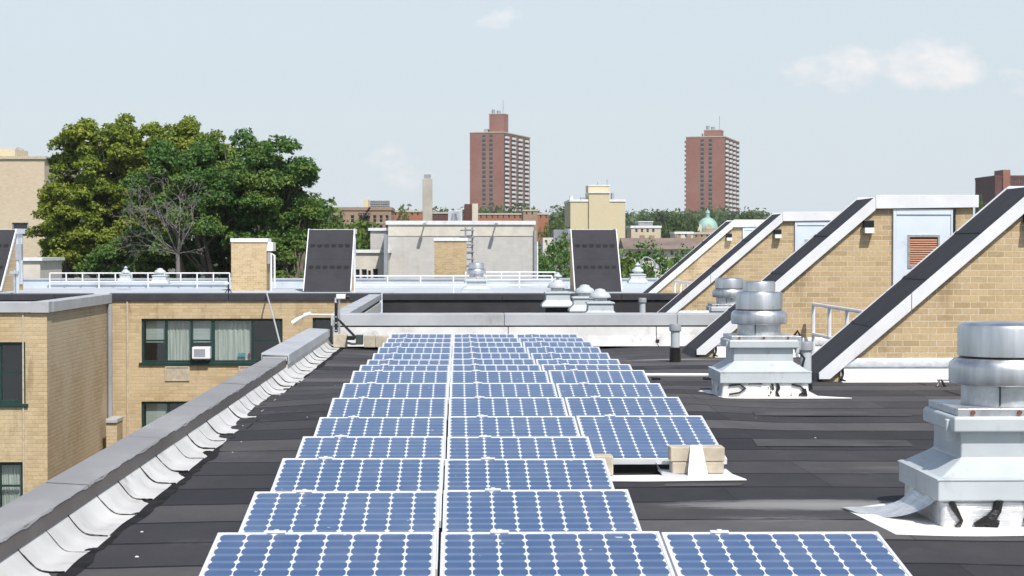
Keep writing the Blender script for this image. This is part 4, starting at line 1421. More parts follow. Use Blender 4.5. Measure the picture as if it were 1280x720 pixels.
# ------------------------------------------------------------------ trees
def leaf_mat(name, dark, light, warm, tr=.3):
    t = NT(name)
    ge = t.n.new('ShaderNodeNewGeometry')
    r = ge.outputs['Random Per Island']
    c = t.mix(r, dark, light)
    big = t.ramp(t.noise(.55, None, 3), .42, .66)
    c = t.mix(t.math('MULTIPLY', big, .6), c, warm)
    t.set(Base_Color=c, Roughness=.55, Specular_IOR_Level=.3)
    tl = t.n.new('ShaderNodeBsdfTranslucent')
    t.l.new(t.mix(.5, c, light), tl.inputs[0])
    mx = t.n.new('ShaderNodeMixShader')
    mx.inputs[0].default_value = tr
    t.l.new(t.b.outputs[0], mx.inputs[1])
    t.l.new(tl.outputs[0], mx.inputs[2])
    t.l.new(mx.outputs[0], t.n['Material Output'].inputs[0])
    return t.m


M['leaf_yellow'] = leaf_mat('yellow_green_leaves', (.095, .145, .018), (.265, .335, .045), (.34, .37, .05))
M['leaf_dark'] = leaf_mat('deep_green_leaves', (.036, .098, .020), (.115, .225, .050), (.20, .275, .05))
M['leaf_mid'] = leaf_mat('mid_green_leaves', (.06, .115, .02), (.14, .22, .045), (.18, .24, .05))
M['leaf_far'] = leaf_mat('far_green_leaves', (.045, .088, .024), (.105, .165, .045), (.14, .18, .05))
M['bark'] = plain('grey_brown_bark', (.13, .105, .085), .9, var=.3, vs=3, bump=.5, bs=10)
M['dead_wood'] = plain('dead_grey_wood', (.17, .155, .145), .85, var=.2)


def leaves_mesh(name, blobs, n_total, size, mat, parent, seed, up=.35):
    g = np.random.default_rng(seed)
    vol = np.array([b[1][0] * b[1][1] + b[1][0] * b[1][2] for b in blobs])
    cnt = np.maximum(6, (n_total * vol / vol.sum()).astype(int))
    P_, N_ = [], []
    for (c, r), n in zip(blobs, cnt):
        d = g.normal(size=(n, 3))
        d /= np.linalg.norm(d, axis=1)[:, None]
        d[:, 2] = np.where(d[:, 2] < -.35, -d[:, 2] * .6, d[:, 2])
        rad = g.uniform(.55, 1.06, size=(n, 1)) ** .6
        lump = 1 + .16 * np.sin(d[:, :1] * 7 + seed) * np.cos(d[:, 1:2] * 6) + .1 * np.sin(d[:, 2:3] * 9)
        P_.append(np.array(c) + d * np.array(r) * rad * lump)
        N_.append(d)
    P_, N_ = np.concatenate(P_), np.concatenate(N_)
    n = len(P_)
    nn = N_ * .55 + g.normal(size=(n, 3)) * .55 + np.array([0, 0, up])
    nn /= np.linalg.norm(nn, axis=1)[:, None]
    a = np.cross(nn, g.normal(size=(n, 3)))
    a /= np.linalg.norm(a, axis=1)[:, None] + 1e-9
    b = np.cross(nn, a)
    s = size * g.uniform(.6, 1.25, size=(n, 1))
    v = np.stack([P_ - a * s * .5, P_ - b * s * .30 + nn * s * .08, P_ + a * s * .55 - nn * s * .1, P_ + b * s * .30 + nn * s * .08], axis=1).reshape(-1, 3)
    off = abs_loc(parent) if parent is not None else Vector((0, 0, 0))
    v = v - np.array(off)
    me = bpy.data.meshes.new(name)
    me.vertices.add(n * 4)
    me.loops.add(n * 4)
    me.polygons.add(n)
    me.vertices.foreach_set('co', v.astype(np.float32).ravel())
    me.loops.foreach_set('vertex_index', np.arange(n * 4, dtype=np.int32))
    me.polygons.foreach_set('loop_start', np.arange(0, n * 4, 4, dtype=np.int32))
    me.update(calc_edges=True)
    me.materials.append(mat)
    o = bpy.data.objects.new(name, me)
    COL.objects.link(o)
    o.parent = parent
    return o


def crown_blobs(lobes, seed, sub, rmin, rmax):
    """lobes: (centre, radii); returns many small clumps over each lobe's surface and some inside"""
    rr = random.Random(seed)
    out = []
    for c, r in lobes:
        area = r[0] * r[2]
        for _ in range(int(sub * area)):
            while True:
                d = Vector((rr.gauss(0, 1), rr.gauss(0, 1), rr.gauss(0, 1))).normalized()
                if d.z > -.55:
                    break
            k = rr.uniform(.62, 1.0)
            q = rr.uniform(rmin, rmax)
            out.append(((c[0] + d.x * r[0] * k, c[1] + d.y * r[1] * k, c[2] + d.z * r[2] * k), (q, q, q * rr.uniform(.65, .95))))
    return out


def px_lobes(lst, Y, dk=.8):
    out = []
    for (cx, cy, rx, ry) in lst:
        c = at(cx, cy, Y)
        sx_, sy_ = rx * Y / F, ry * Y / F
        out.append(((c.x, Y + rnd.uniform(-1, 1) + (3.2 if cy > 300 else 0), c.z), (sx_, (sx_ + sy_) / 2 * dk, sy_)))
    return out


def limb(b, p, d, ln, r, depth, rr, spread=.6, keep=.72, gravity=0, minr=.012, n=7):
    pts = [Vector(p)]
    q = Vector(p)
    dd = Vector(d).normalized()
    for k in range(4):
        dd = (dd + Vector((rr.gauss(0, .13), rr.gauss(0, .13), rr.gauss(0, .10) + gravity))).normalized()
        q = q + dd * ln / 4
        pts.append(q.copy())
    b.tube(pts, [max(minr, r * (1 - .11 * k)) for k in range(5)], n, caps=False)
    if depth == 0:
        return
    m = rr.choice((2, 2, 3))
    for i in range(m):
        ax = Vector((rr.gauss(0, 1), rr.gauss(0, 1), rr.gauss(0, .6))).normalized()
        nd = (dd + ax * spread).normalized()
        limb(b, pts[-1] if i < 2 else pts[rr.choice((2, 3))], nd, ln * keep * rr.uniform(.8, 1.15), r * .62, depth - 1, rr, spread, keep, gravity, minr, max(4, n - 1))


def big_tree(label, lobes_px, Y, nleaf, leaf, mat, seed, base_px, sub=3.2, rmin=.55, rmax=1.15):
    lobes = px_lobes(lobes_px, Y)
    x0 = AX(base_px, Y)
    t = thing('broadleaf_tree', label, 'tree', (x0, Y, gz(Y)))
    leaves_mesh('crown', crown_blobs(lobes, seed, sub, rmin, rmax), nleaf, leaf, mat, t, seed)
    rr = random.Random(seed)
    b = MB()
    fork = Vector((x0 + .2, Y, -6.5))
    b.tube([(x0, Y, gz(Y) - .3), (x0 + .1, Y, gz(Y) + 3), fork], [.62, .48, .42], 12)
    for c, r in lobes:
        e = Vector(c)
        m = fork.lerp(e, .5) + Vector((rr.uniform(-.5, .5), rr.uniform(-.5, .5), .6))
        b.tube([fork, m, e, e + Vector((rr.uniform(-.6, .6), 0, r[2] * .5))], [.26, .17, .09, .04], 8)
        for _ in range(5):
            d = Vector((rr.gauss(0, 1), rr.gauss(0, 1), abs(rr.gauss(0, .8)))).normalized()
            b.tube([m.lerp(e, rr.random()), e + Vector((d.x * r[0] * .8, d.y * r[1] * .8, d.z * r[2] * .8))], [.07, .02], 5)
    b.build('trunk', M['bark'], t, smooth=True)
    return t


YT = 118
big_tree('large yellow green tree at the left, rising behind the darker tree',
         [(150, 215, 84, 66), (205, 192, 72, 46), (110, 228, 46, 52), (95, 285, 50, 50), (150, 290, 95, 66), (110, 330, 66, 44), (62, 285, 26, 30), (235, 250, 80, 80), (250, 180, 32, 28), (160, 250, 60, 60), (60, 330, 22, 30)],
         YT, 170000, .21, M['leaf_yellow'], 11, 150, sub=5.5, rmin=.38, rmax=.85)
big_tree('large dark green tree in front of the yellow green one, left of centre',
         [(288, 212, 72, 46), (342, 222, 50, 46), (358, 268, 40, 50), (228, 222, 58, 44), (200, 255, 44, 40), (335, 300, 58, 52), (255, 290, 80, 66), (300, 255, 80, 56), (368, 235, 18, 26), (220, 328, 80, 40), (385, 290, 20, 36), (290, 330, 80, 36), (150, 330, 60, 36)],
         108, 180000, .19, M['leaf_dark'], 23, 280, sub=4.5, rmin=.4, rmax=.95)
big_tree('bright green bush like tree low behind the left black slope and brick shed',
         [(352, 335, 26, 24), (372, 318, 18, 18), (366, 345, 24, 18)], 101, 9000, .2, M['leaf_mid'], 31, 360, rmin=.35, rmax=.6)

# the bare dead tree in front of the crown
YD = 100.5
dt = thing('dead_tree', 'bare grey dead tree standing before the big leafy crown', 'tree', (AX(228, YD), YD, gz(YD)))
b = MB()
rr = random.Random(5)
k0 = at(222, 318, YD)
b.tube([(AX(228, YD), YD, gz(YD)), (AX(226, YD), YD, -6), (k0.x, YD, k0.z)], [.3, .2, .10], 8)
for (px, py, dpt, r) in ((205, 262, 5, .05), (180, 258, 5, .05), (232, 258, 5, .05), (165, 286, 5, .045), (252, 280, 5, .045), (215, 236, 5, .05), (190, 296, 4, .04), (243, 305, 4, .04), (158, 268, 5, .04), (195, 240, 5, .05), (225, 285, 4, .04), (178, 275, 5, .04), (240, 245, 4, .045), (170, 305, 4, .035)):
    e = at(px, py, YD - rr.uniform(-.6, 1.4))
    d = e - k0
    limb(b, k0 + d * .02, d + Vector((rr.uniform(-.6, .6), 0, rr.uniform(-.3, .5))), d.length * .60, r * .75, dpt, rr, .8, .60, .0, .009, 5)
b.build('trunk', M['dead_wood'], dt)

# street and garden trees farther off: a few crowns of their own, each then placed in several spots
def small_tree_proto(seed, n, leaf, mat, label, h=9, w=7):
    t = thing('broadleaf_tree', label, 'tree', (0, 0, 0), 'leafy trees between the far buildings')
    rr = random.Random(seed)
    lobes = []
    for k in range(7):
        a = 6.28 * k / 7 + rr.uniform(-.4, .4)
        lobes.append(((math.cos(a) * w * .27, math.sin(a) * w * .27, h * rr.uniform(.48, .74)), (w * rr.uniform(.2, .29), w * .25, h * rr.uniform(.13, .2))))
    lobes.append(((0, 0, h * .76), (w * .28, w * .28, h * .2)))
    leaves_mesh('crown', crown_blobs(lobes, seed, 5.5, w * .055, w * .12), n, leaf, mat, t, seed)
    b = MB()
    b.tube([(0, 0, -.3), (.05, 0, h * .25), (0, .05, h * .6)], [.22, .17, .08], 8)
    for c, r in lobes:
        b.tube([(0.03, 0, h * rr.uniform(.25, .4)), ((c[0]) * .6, c[1] * .6, c[2] - h * .08), c], [.1, .06, .03], 6)
    b.build('trunk', M['bark'], t, smooth=True)
    return t


protos = {'near': None, 'far': None, 'mid': None}
SPOTS = [
    # px, top py, width px, Y, kind, label
    (694, 302, 60, 150, 'near', 'deep green tree just right of the grey block wall, low behind the railing'),
    (668, 318, 40, 140, 'near', 'small green tree hard against the right end of the grey block wall'),
    (716, 312, 36, 170, 'near', 'dark tree partly hidden behind the right black slope'),
    (815, 318, 62, 128, 'near', 'green tree behind the curved street lamp, before the first right bulkhead'),
    (795, 328, 44, 118, 'mid', 'light green tree hard against the right side of the black slope'),
    (842, 322, 46, 150, 'near', 'green tree touching the lowest white fascia of the right bulkheads'),
    (697, 276, 46, 420, 'mid', 'pale green rounded tree above the dark house left of the yellow building'),
    (680, 284, 30, 390, 'mid', 'green tree between the orange house and the dark house'),
    (452, 292, 34, 125, 'mid', 'yellowish tree between the left black slope and the white annexes'),
    (436, 300, 22, 128, 'near', 'small tree peeping right behind the left black slope'),
    (506, 264, 40, 300, 'mid', 'green tree top above the roofline left of the tall chimney'),
    (400, 262, 46, 190, 'mid', 'tree with thin foliage touching the right side of the big trees'),
    (846, 268, 44, 420, 'far', 'rounded bright tree left of the green dome'),
    (866, 272, 30, 400, 'far', 'small tree directly before the green domed church'),
    (806, 270, 38, 700, 'far', 'distant tree on the skyline just right of the yellow building'),
    (828, 264, 46, 720, 'far', 'distant skyline tree above the tan house'),
    (790, 278, 30, 560, 'far', 'distant tree touching the right edge of the yellow building'),
    (934, 264, 34, 520, 'far', 'dark skyline tree at the right foot of the right brick tower'),
    (915, 272, 26, 500, 'far', 'dark tree behind the fascia right of the green dome'),
    (1228, 252, 26, 300, 'mid', 'green tree top at the dark brick tower on the right edge'),
    (705, 266, 26, 800, 'far', 'dark distant tree touching the left edge of the yellow building'),
    (648, 286, 26, 260, 'mid', 'small green tree seen over the right end of the grey block wall'),
]
for i, (px, py, w, Y, kind, lab) in enumerate(SPOTS):
    top = AZ(py, Y)
    if Y > 250:
        h = min(top - gz(Y), 24)
    else:
        h = top - gz(Y)
    W = w * Y / F
    if Y < 250:
        W = max(W, h * .62)
    if protos[kind] is None:
        protos[kind] = small_tree_proto({'near': 3, 'mid': 4, 'far': 5}[kind], {'near': 34000, 'mid': 12000, 'far': 5000}[kind], {'near': .15, 'mid': .26, 'far': .42}[kind],
                                        M[{'near': 'leaf_dark', 'mid': 'leaf_mid', 'far': 'leaf_far'}[kind]], lab)
        t = protos[kind]
        t.location = (AX(px, Y), Y, top - h)
        t.rotation_euler.z = i * 1.3
        t.scale = (W / 7, W / 7, h / 9 * 1.05)
    else:
        dup(protos[kind], (AX(px, Y), Y, top - h), lab, None, i * 1.3, (W / 7, W / 7, h / 9 * 1.05))

# the wooded ridge at the horizon reads as one mass
g = random.Random(9)
blobs = []
for k in range(520):
    Y = g.uniform(820, 1150)
    X = g.uniform(-.30, .155) * Y
    r = g.uniform(5, 9)
    hgt = gz(Y) + g.uniform(3, 11)
    blobs.append(((X, Y, hgt), (r, r, r * .75)))
o = leaves_mesh('wooded_ridge', blobs, 60000, 2.3, M['leaf_far'], None, 77)
o['kind'] = 'stuff'
tag(o, 'far wooded ridge forming the green skyline', 'woods')

# ------------------------------------------------------------------ the town behind
M['grey_block'] = brick_mat('grey_white_block', (.535, .525, .505), (.58, .57, .55), (.52, .51, .49), w=.40, h=.20, ms=.012, stain=(.80, .78, .74), stain_lo=.48, stain_hi=.75, bump=.25)
M['cream_wall'] = plain('cream_render', (.62, .585, .51), .8, var=.06, dirt=(.42, .40, .35), ds=.3)
M['beige_wall'] = brick_mat('beige_brick', (.56, .46, .33), (.64, .54, .40), (.55, .47, .36), w=.24, h=.085, ms=.012, patch=(.66, .58, .45), patch_s=.12, stain=(.8, .72, .58), bump=.2)
M['yellow_wall'] = brick_mat('yellow_brick', (.62, .54, .365), (.67, .585, .40), (.64, .56, .40), w=.26, h=.09, ms=.012, stain=(.88, .84, .76), bump=.2)
M['red_brick'] = brick_mat('red_brick', (.27, .115, .082), (.345, .15, .108), (.31, .18, .145), w=.9, h=.34, ms=.03, patch=(.37, .195, .155), patch_s=.06, stain=(.72, .70, .69), stain_lo=.48, stain_hi=.72, bump=.1)
M['dark_brick'] = brick_mat('dark_red_brick', (.115, .050, .043), (.15, .07, .06), (.12, .07, .06), w=.9, h=.34, ms=.03, bump=.1)
M['brownstone'] = brick_mat('brownstone', (.30, .205, .145), (.37, .26, .19), (.30, .23, .17), w=.26, h=.09, ms=.014, patch=(.42, .31, .22), patch_s=.2, stain=(.6, .55, .5), bump=.2)
M['orange_brick'] = brick_mat('orange_brick', (.33, .13, .075), (.40, .17, .10), (.35, .2, .14), w=.26, h=.09, ms=.014, bump=.1)
M['concrete_stack'] = plain('concrete_chimney', (.44, .41, .35), .85, var=.12, vs=.8, dirt=(.30, .28, .24), ds=.5)
M['brown_roof'] = plain('brown_roof', (.20, .155, .13), .85, var=.2, vs=.4)
M['grey_roof'] = plain('grey_roof', (.24, .25, .27), .8, var=.2, vs=.4)
M['copper'] = plain('green_copper', (.30, .47, .41), .6, var=.15, vs=.6, stretch=(1, 1, .3))
M['balcony'] = plain('white_balcony', (.74, .73, .71), .6, var=.05)
M['spandrel'] = plain('grey_brown_spandrel', (.17, .115, .10), .8, var=.2, vs=.3)
M['recess_shade'] = plain('painted_recess_shade', (.045, .04, .04), .8)


def block(name, label, pxa, pxb, pyt, Y, dep, mat, wins=(), cap=None, cap_mat='cream_wall', z0=None, cat='building', win_mat='dark_glass', sills=True, group=None):
    x0, x1, zt = AX(pxa, Y), AX(pxb, Y), AZ(pyt, Y)
    zb = gz(Y) if z0 is None else z0
    t = thing(name, label, cat, ((x0 + x1) / 2, Y, zb), group)
    zc_ = zt - (cap or 0)
    holes = [(AX(a, Y), AX(c, Y), AZ(e, Y), AZ(d, Y)) for a, c, d, e in wins]
    facade(t, 'wall', x0, x1, zb, zc_, Y, holes, mat, .16)
    b = MB()
    b.quad((x1, Y, zb), (x1, Y + dep, zb), (x1, Y + dep, zc_), (x1, Y, zc_))
    b.quad((x0, Y + dep, zb), (x0, Y, zb), (x0, Y, zc_), (x0, Y + dep, zc_))
    b.quad((x1, Y + dep, zb), (x0, Y + dep, zb), (x0, Y + dep, zc_), (x1, Y + dep, zc_))
    b.build('wall', mat, t)
    MB().box(x0 + .02, x1 - .02, Y + .3, Y + dep - .02, zc_ - .35, zc_ - .02).build('roof', M['grey_roof'], t)
    if cap:
        MB().box(x0 - .12, x1 + .12, Y - .12, Y + dep + .12, zc_ + .002, zt).build('cap', M[cap_mat], t)
    for (a, c, d, e) in holes:
        w = MB().box(a, c, Y + .13, Y + .15, d, e).build('window', M[win_mat], t)
        fwd = min(.09, (c - a) * .09)
        f = MB()
        zm = (d + e) / 2
        f.box(a, c, Y + .08, Y + .128, zm - fwd / 2, zm + fwd / 2)
        f.box(a, a + fwd, Y + .08, Y + .128, d, e)
        f.box(c - fwd, c, Y + .08, Y + .128, d, e)
        f.build('frame', M['concrete'] if sills else M['pipe_grey'], w)
        if sills:
            MB().box(a - .1, c + .1, Y - .07, Y + .05, d - .14, d - .005).build('sill', M['concrete'], w)
    return t


# grey block building with its annexes
YG = 112
gb = block('block_building', 'long windowless grey white block building behind the white railing', 485, 667, 276, YG, 14, M['grey_block'], cap=.22, cap_mat='white_metal')
MB().box(AX(485.3, YG), AX(666.7, YG), YG - .035, YG - .004, AZ(295, YG), AZ(278.6, YG)).build('painted_band', M['cream_wall'], gb)
for q in (531, 620):
    cpt = at(q, 279.5, YG)
    b = MB()
    b.box(cpt.x - .03, cpt.x + .03, YG - .62, YG - .04, cpt.z - .03, cpt.z + .05)
    b.box(cpt.x - .09, cpt.x + .09, YG - .95, YG - .55, cpt.z - .08, cpt.z + .02)
    b.build('wall_lamp', M['pipe_grey'], gb)
MB().tube([(AX(668.5, YG), YG - .1, -5), (AX(668.5, YG), YG - .1, AZ(288, YG))], .08, 8).build('downpipe', M['pipe_grey'], gb)
MB().tube([(AX(671.5, YG), YG - .1, -5), (AX(671.5, YG), YG - .1, AZ(302, YG))], .05, 8).build('downpipe', M['white_metal'], gb)
block('annex_building', 'tall narrow white annex at the left end of the grey block building', 463, 486.5, 285, 116, 8, M['grey_block'], cap=.16, cap_mat='white_metal')
an = block('annex_building', 'low white annex with a row of dark windows beside the left black slope', 441, 484.5, 312, 109, 6, M['cream_wall'],
           wins=[(444, 449.5, 336.5, 352), (452, 458.5, 336.5, 352), (466, 472.5, 336, 352), (460, 463.5, 338, 352)], cap=.18, cap_mat='white_metal', sills=False)
MB().box(AX(481, 109), AX(485, 109), 107.6, 108.9, -8, AZ(293, 109)).build('downpipe', M['pipe_grey'], an)
# roof things on the grey block
ru = thing('roof_unit', 'pale boxy ventilation unit on the grey block roof right of the chimney', 'roof unit', (AX(569, 118), 118, 3))
MB().box(AX(560, 118), AX(578, 118), 118, 119.5, AZ(278, 118), AZ(263, 118)).build('case', M['galv'], ru, bevel=.02)
MB().tube([(AX(566, 118), 117.9, AZ(277, 118)), (AX(567, 118), 117.8, AZ(268, 118)), (AX(571, 118), 117.8, AZ(266, 118)), (AX(573, 118), 117.9, AZ(277, 118))], .10, 8).build('duct', M['pipe_grey'], ru, smooth=True)
block('stair_tower', 'dark brown rooftop tower left of the foot of the left brick tower', 580.5, 590, 255, 190, 5, M['dark_brick'])
block('stair_tower', 'pale beige rooftop tower touching the left brick tower', 590.2, 597.5, 254.5, 191, 4, M['cream_wall'])

# chimney
ch = thing('chimney', 'tall square concrete chimney with a dark cap left of the left brick tower', 'chimney', (AX(534, 150), 150, gz(150)))
x0, x1 = AX(528.3, 150), AX(540.4, 150)
MB().box(x0, x1, 150, 150 + (x1 - x0), gz(150), AZ(223.5, 150)).build('shaft', M['concrete_stack'], ch, bevel=.03)
MB().box(x0 + .1, x1 - .1, 150.1, 150 + (x1 - x0) - .1, AZ(223.5, 150), AZ(218, 150)).build('cap', M['pipe_grey'], ch)

# brownstone apartment row with fire escape, sign frame and chimney
YB = 255
wins = []
for q in (405, 414.5, 424, 438, 448.5, 466, 474, 481.5):
    wins.append((q, q + (5 if q < 460 else 4.4), 269, 278))
    wins.append((q, q + (5 if q < 460 else 4.4), 281.5, 290))
br = block('apartment_house', 'brown brick apartment house with fire escape, right of the big trees', 396, 489, 259, YB, 12, M['brownstone'], wins=wins, cap=.4, cap_mat='brownstone')
fe = MB()
for (za, zb2) in ((292, 281), (281, 270)):
    fe.box(AX(449, YB), AX(463, YB), YB - 1.3, YB - .05, AZ(zb2 + .8, YB), AZ(zb2, YB))
    for k in range(8):
        q = 449 + 14 * k / 7
        fe.tube([(AX(q, YB), YB - 1.25, AZ(zb2, YB)), (AX(q, YB), YB - 1.25, AZ(zb2 - 3.6, YB))], .05, 5)
    fe.tube([(AX(449, YB), YB - 1.25, AZ(zb2 - 3.6, YB)), (AX(463, YB), YB - 1.25, AZ(zb2 - 3.6, YB))], .06, 5)
    fe.tube([(AX(450, YB), YB - .8, AZ(za, YB)), (AX(461, YB), YB - .8, AZ(zb2, YB))], .16, 5)
fe.tube([(AX(456, YB), YB - .8, AZ(270, YB)), (AX(463, YB), YB - .8, AZ(259.5, YB))], .14, 5)
fe.build('fire_escape', M['black_plastic'], br)
block('stair_tower', 'cream rooftop chimney block on the brown apartment house', 454, 460.5, 249.5, 260, 4, M['yellow_wall'], z0=AZ(262, 260))
sg = thing('billboard_frame', 'dark open steel frame standing on the brown apartment house roof', 'frame', (AX(475, 258), 258, AZ(259, 258)))
b = MB()
for k in range(9):
    q = 463.5 + 23 * k / 8
    b.tube([(AX(q, 258), 258, AZ(262, 258)), (AX(q, 258), 258, AZ(251.5, 258))], .09, 5)
for py in (251.7, 254.5, 257.2):
    b.tube([(AX(463, 258), 258, AZ(py, 258)), (AX(487, 258), 258, AZ(py, 258))], .11, 5)
b.box(AX(463.5, 258), AX(486, 258), 258.3, 258.6, AZ(258.5, 258), AZ(252.5, 258))
b.build('frame', M['grey_roof'], sg)
for (pa, pb, pt, Y, mt, lab) in ((490, 530, 263, 330, 'orange_brick', 'low red brick house between the brown apartments and the chimney'),
                                 (516, 561, 265, 360, 'dark_brick', 'dark low brick house directly behind the tall chimney'),
                                 (597, 664, 266.5, 400, 'orange_brick', 'low orange brick block along the foot of the left brick tower'),
                                 (654, 672, 262, 380, 'brownstone', 'small brown tower block right of the left brick tower foot'),
                                 (671.5, 685.5, 266.5, 420, 'orange_brick', 'small bright orange brick house left of the pale tree')):
    W0 = (pb - pa)
    ws = []
    for k in range(int(W0 // 7)):
        q = pa + 3 + 7 * k
        ws.append((q, q + 2.4, pt + 2.5, pt + 6))
    block('brick_house', lab, pa, pb, pt, Y, 10, M[mt], wins=ws, cap=.3, cap_mat='concrete', sills=False)

# towers
def tower(label, corner_px, py_top, Y, wf, lf, floors, fh, ang, stacks, pent, left_stack):
    t = thing('apartment_tower', label, 'tower block', (0, 0, 0), 'red brick tower blocks on the skyline')
    H = floors * fh
    zt = AZ(py_top, Y)
    z0 = zt - H - 1.0
    b = MB().box(-wf, 0, 0, lf, -14, H + .9)
    b.build('wall', M['red_brick'], t)
    MB().box(-wf - .3, .3, -.3, lf + .3, H + .902, H + 1.5).build('roof_edge', M['concrete'], t)
    x0, x1, y0, y1, ph = pent
    pb_ = MB().box(x0, x1, y0, y1, H + 1.502, H + 1.5 + ph).build('penthouse', M['red_brick'], t)
    MB().box(x0 - .2, x1 + .2, y0 - .2, y1 + .2, H + 1.503 + ph, H + 2.0 + ph).build('cap', M['concrete'], pb_)
    b = MB()
    b.tube([(x0 + 2.0, y0 + 2, H + 2 + ph), (x0 + 2.0, y0 + 2, H + 4.4 + ph)], 1.0, 10)
    b.tube([(x0 + 5.0, y0 + 3, H + 2 + ph), (x0 + 5.0, y0 + 3, H + 3.8 + ph)], 1.2, 10)
    b.tube([(x1 - .8, y0 + 1, H + 2 + ph), (x1 - .8, y0 + 1, H + 10 + ph)], .16, 5)
    b.build('roof_plant', M['pipe_grey'], pb_)
    MB().box(-wf * .62, x0 - 1, 3, 8, H + 1.502, H + 3.4).build('roof_plant', M['galv'], t)
    # end face: two columns of windows
    wm = None
    for f_ in range(floors):
        for q in (.42, .63):
            if wm is None:
                wb_ = MB().box(-.95, .95, -.06, -.01, 0, 1.45)
                wm = wb_.build('window', M['dark_glass'], None)
                wm.parent = t
                sl_ = MB().box(-1.1, 1.1, -.14, -.005, -.2, -.02).build('sill', M['concrete'], None)
                sl_.parent = wm
                o = wm
            else:
                o = wm.copy()
                COL.objects.link(o)
                s2 = wm.children[0].copy()
                COL.objects.link(s2)
                s2.parent = o
            o.location = (-wf * (1 - q) + 0, -.0, f_ * fh + .85)
    for q in (.42, .63):
        MB().box(-wf * (1 - q) - 1.25, -wf * (1 - q) + 1.25, -.008, .05, .4, H - .6).build('spandrel_strip', M['spandrel'], t)
    # long face: recess shade and windows painted as near-black strips, white balconies
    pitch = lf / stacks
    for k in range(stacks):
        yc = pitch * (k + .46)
        MB().box(.0, .06, yc - pitch * .34, yc + pitch * .30, .3, H).build('recess_shade_strip', M['recess_shade'], t)
    bm_ = None
    for k in range(stacks):
        yc = pitch * (k + .42)
        for f_ in range(floors):
            if bm_ is None:
                q = MB()
                hl = pitch * .19
                q.box(.065, 1.15, -hl, hl, -.12, .02)
                q.box(1.03, 1.15, -hl, hl, .021, 1.18)
                q.box(.065, 1.029, -hl, -hl + .12, .021, 1.18)
                q.box(.065, 1.029, hl - .12, hl, .021, 1.18)
                bm_ = q.build('balcony', M['balcony'], None)
                bm_.parent = t
                o = bm_
            else:
                o = bm_.copy()
                COL.objects.link(o)
            o.location = (0, yc, f_ * fh + .5)
    if left_stack:
        for f_ in range(floors):
            o = bm_.copy()
            COL.objects.link(o)
            o.location = (-wf, pitch * .30, f_ * fh + .5)
            o.rotation_euler.z = math.pi
    t.location = (AX(corner_px, Y), Y, z0)
    t.rotation_euler.z = -ang
    return t


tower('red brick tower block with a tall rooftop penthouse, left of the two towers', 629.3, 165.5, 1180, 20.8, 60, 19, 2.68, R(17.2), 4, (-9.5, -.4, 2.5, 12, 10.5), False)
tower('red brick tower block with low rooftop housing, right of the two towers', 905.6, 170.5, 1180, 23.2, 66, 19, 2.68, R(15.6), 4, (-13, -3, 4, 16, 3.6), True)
dbt = block('apartment_tower', 'dark red brick tower peeping in at the right edge of the picture', 1243.5, 1300, 218.5, 620, 24, M['dark_brick'],
            wins=[(q, q + 3, p, p + 4.5) for q in (1258, 1266, 1274) for p in (224, 232, 240)], cap=.8, cap_mat='dark_brick', sills=False)
MB().box(AX(1253, 620), AX(1262, 620), 619.5, 630, AZ(240, 620), AZ(211.5, 620)).build('stair_shaft', M['red_brick'], dbt)

# yellow building with stepped centre
YY = 290
yb_ = block('yellow_building', 'windowless yellow brick building with a stepped centre behind the black slope', 713, 781.5, 249, YY, 16, M['yellow_wall'], cap=.35, cap_mat='white_metal')
MB().box(AX(736, YY), AX(761.5, YY), YY - .35, YY + 8, gz(YY), AZ(241.5, YY)).build('centre_bay', M['yellow_wall'], yb_)
MB().box(AX(735.5, YY), AX(762, YY), YY - .5, YY + 8.1, AZ(241.4, YY), AZ(240, YY)).build('cap', M['white_metal'], yb_)
MB().box(AX(737, YY), AX(764, YY), YY + 3, YY + 9, AZ(241, YY), AZ(231.5, YY)).build('penthouse', M['yellow_wall'], yb_)
MB().box(AX(736.5, YY), AX(764.5, YY), YY + 2.9, YY + 9.1, AZ(231.4, YY), AZ(230.3, YY)).build('cap', M['white_metal'], yb_)
MB().tube([(AX(750, YY), YY + 5, AZ(231, YY)), (AX(750, YY), YY + 5, AZ(226, YY))], .06, 5).build('antenna', M['pipe_grey'], yb_)
MB().tube([(AX(762, YY), YY + 5, AZ(231, YY)), (AX(762, YY), YY + 5, AZ(223, YY))], .06, 5).build('antenna', M['pipe_grey'], yb_)
MB().tube([(AX(714, YY), YY + .5, AZ(250, YY)), (AX(714, YY), YY + .5, AZ(244.5, YY))], .25, 6).build('vent_pipe', M['white_metal'], yb_)
MB().box(AX(766, YY), AX(769, YY), YY + 2, YY + 4, AZ(250, YY), AZ(240.5, YY)).build('roof_plant', M['pipe_grey'], yb_)
b = MB()
b.box(AX(727, YY), AX(733, YY), YY + 2, YY + 4, AZ(250, YY), AZ(246, YY))
b.build('roof_plant', M['pipe_grey'], yb_)

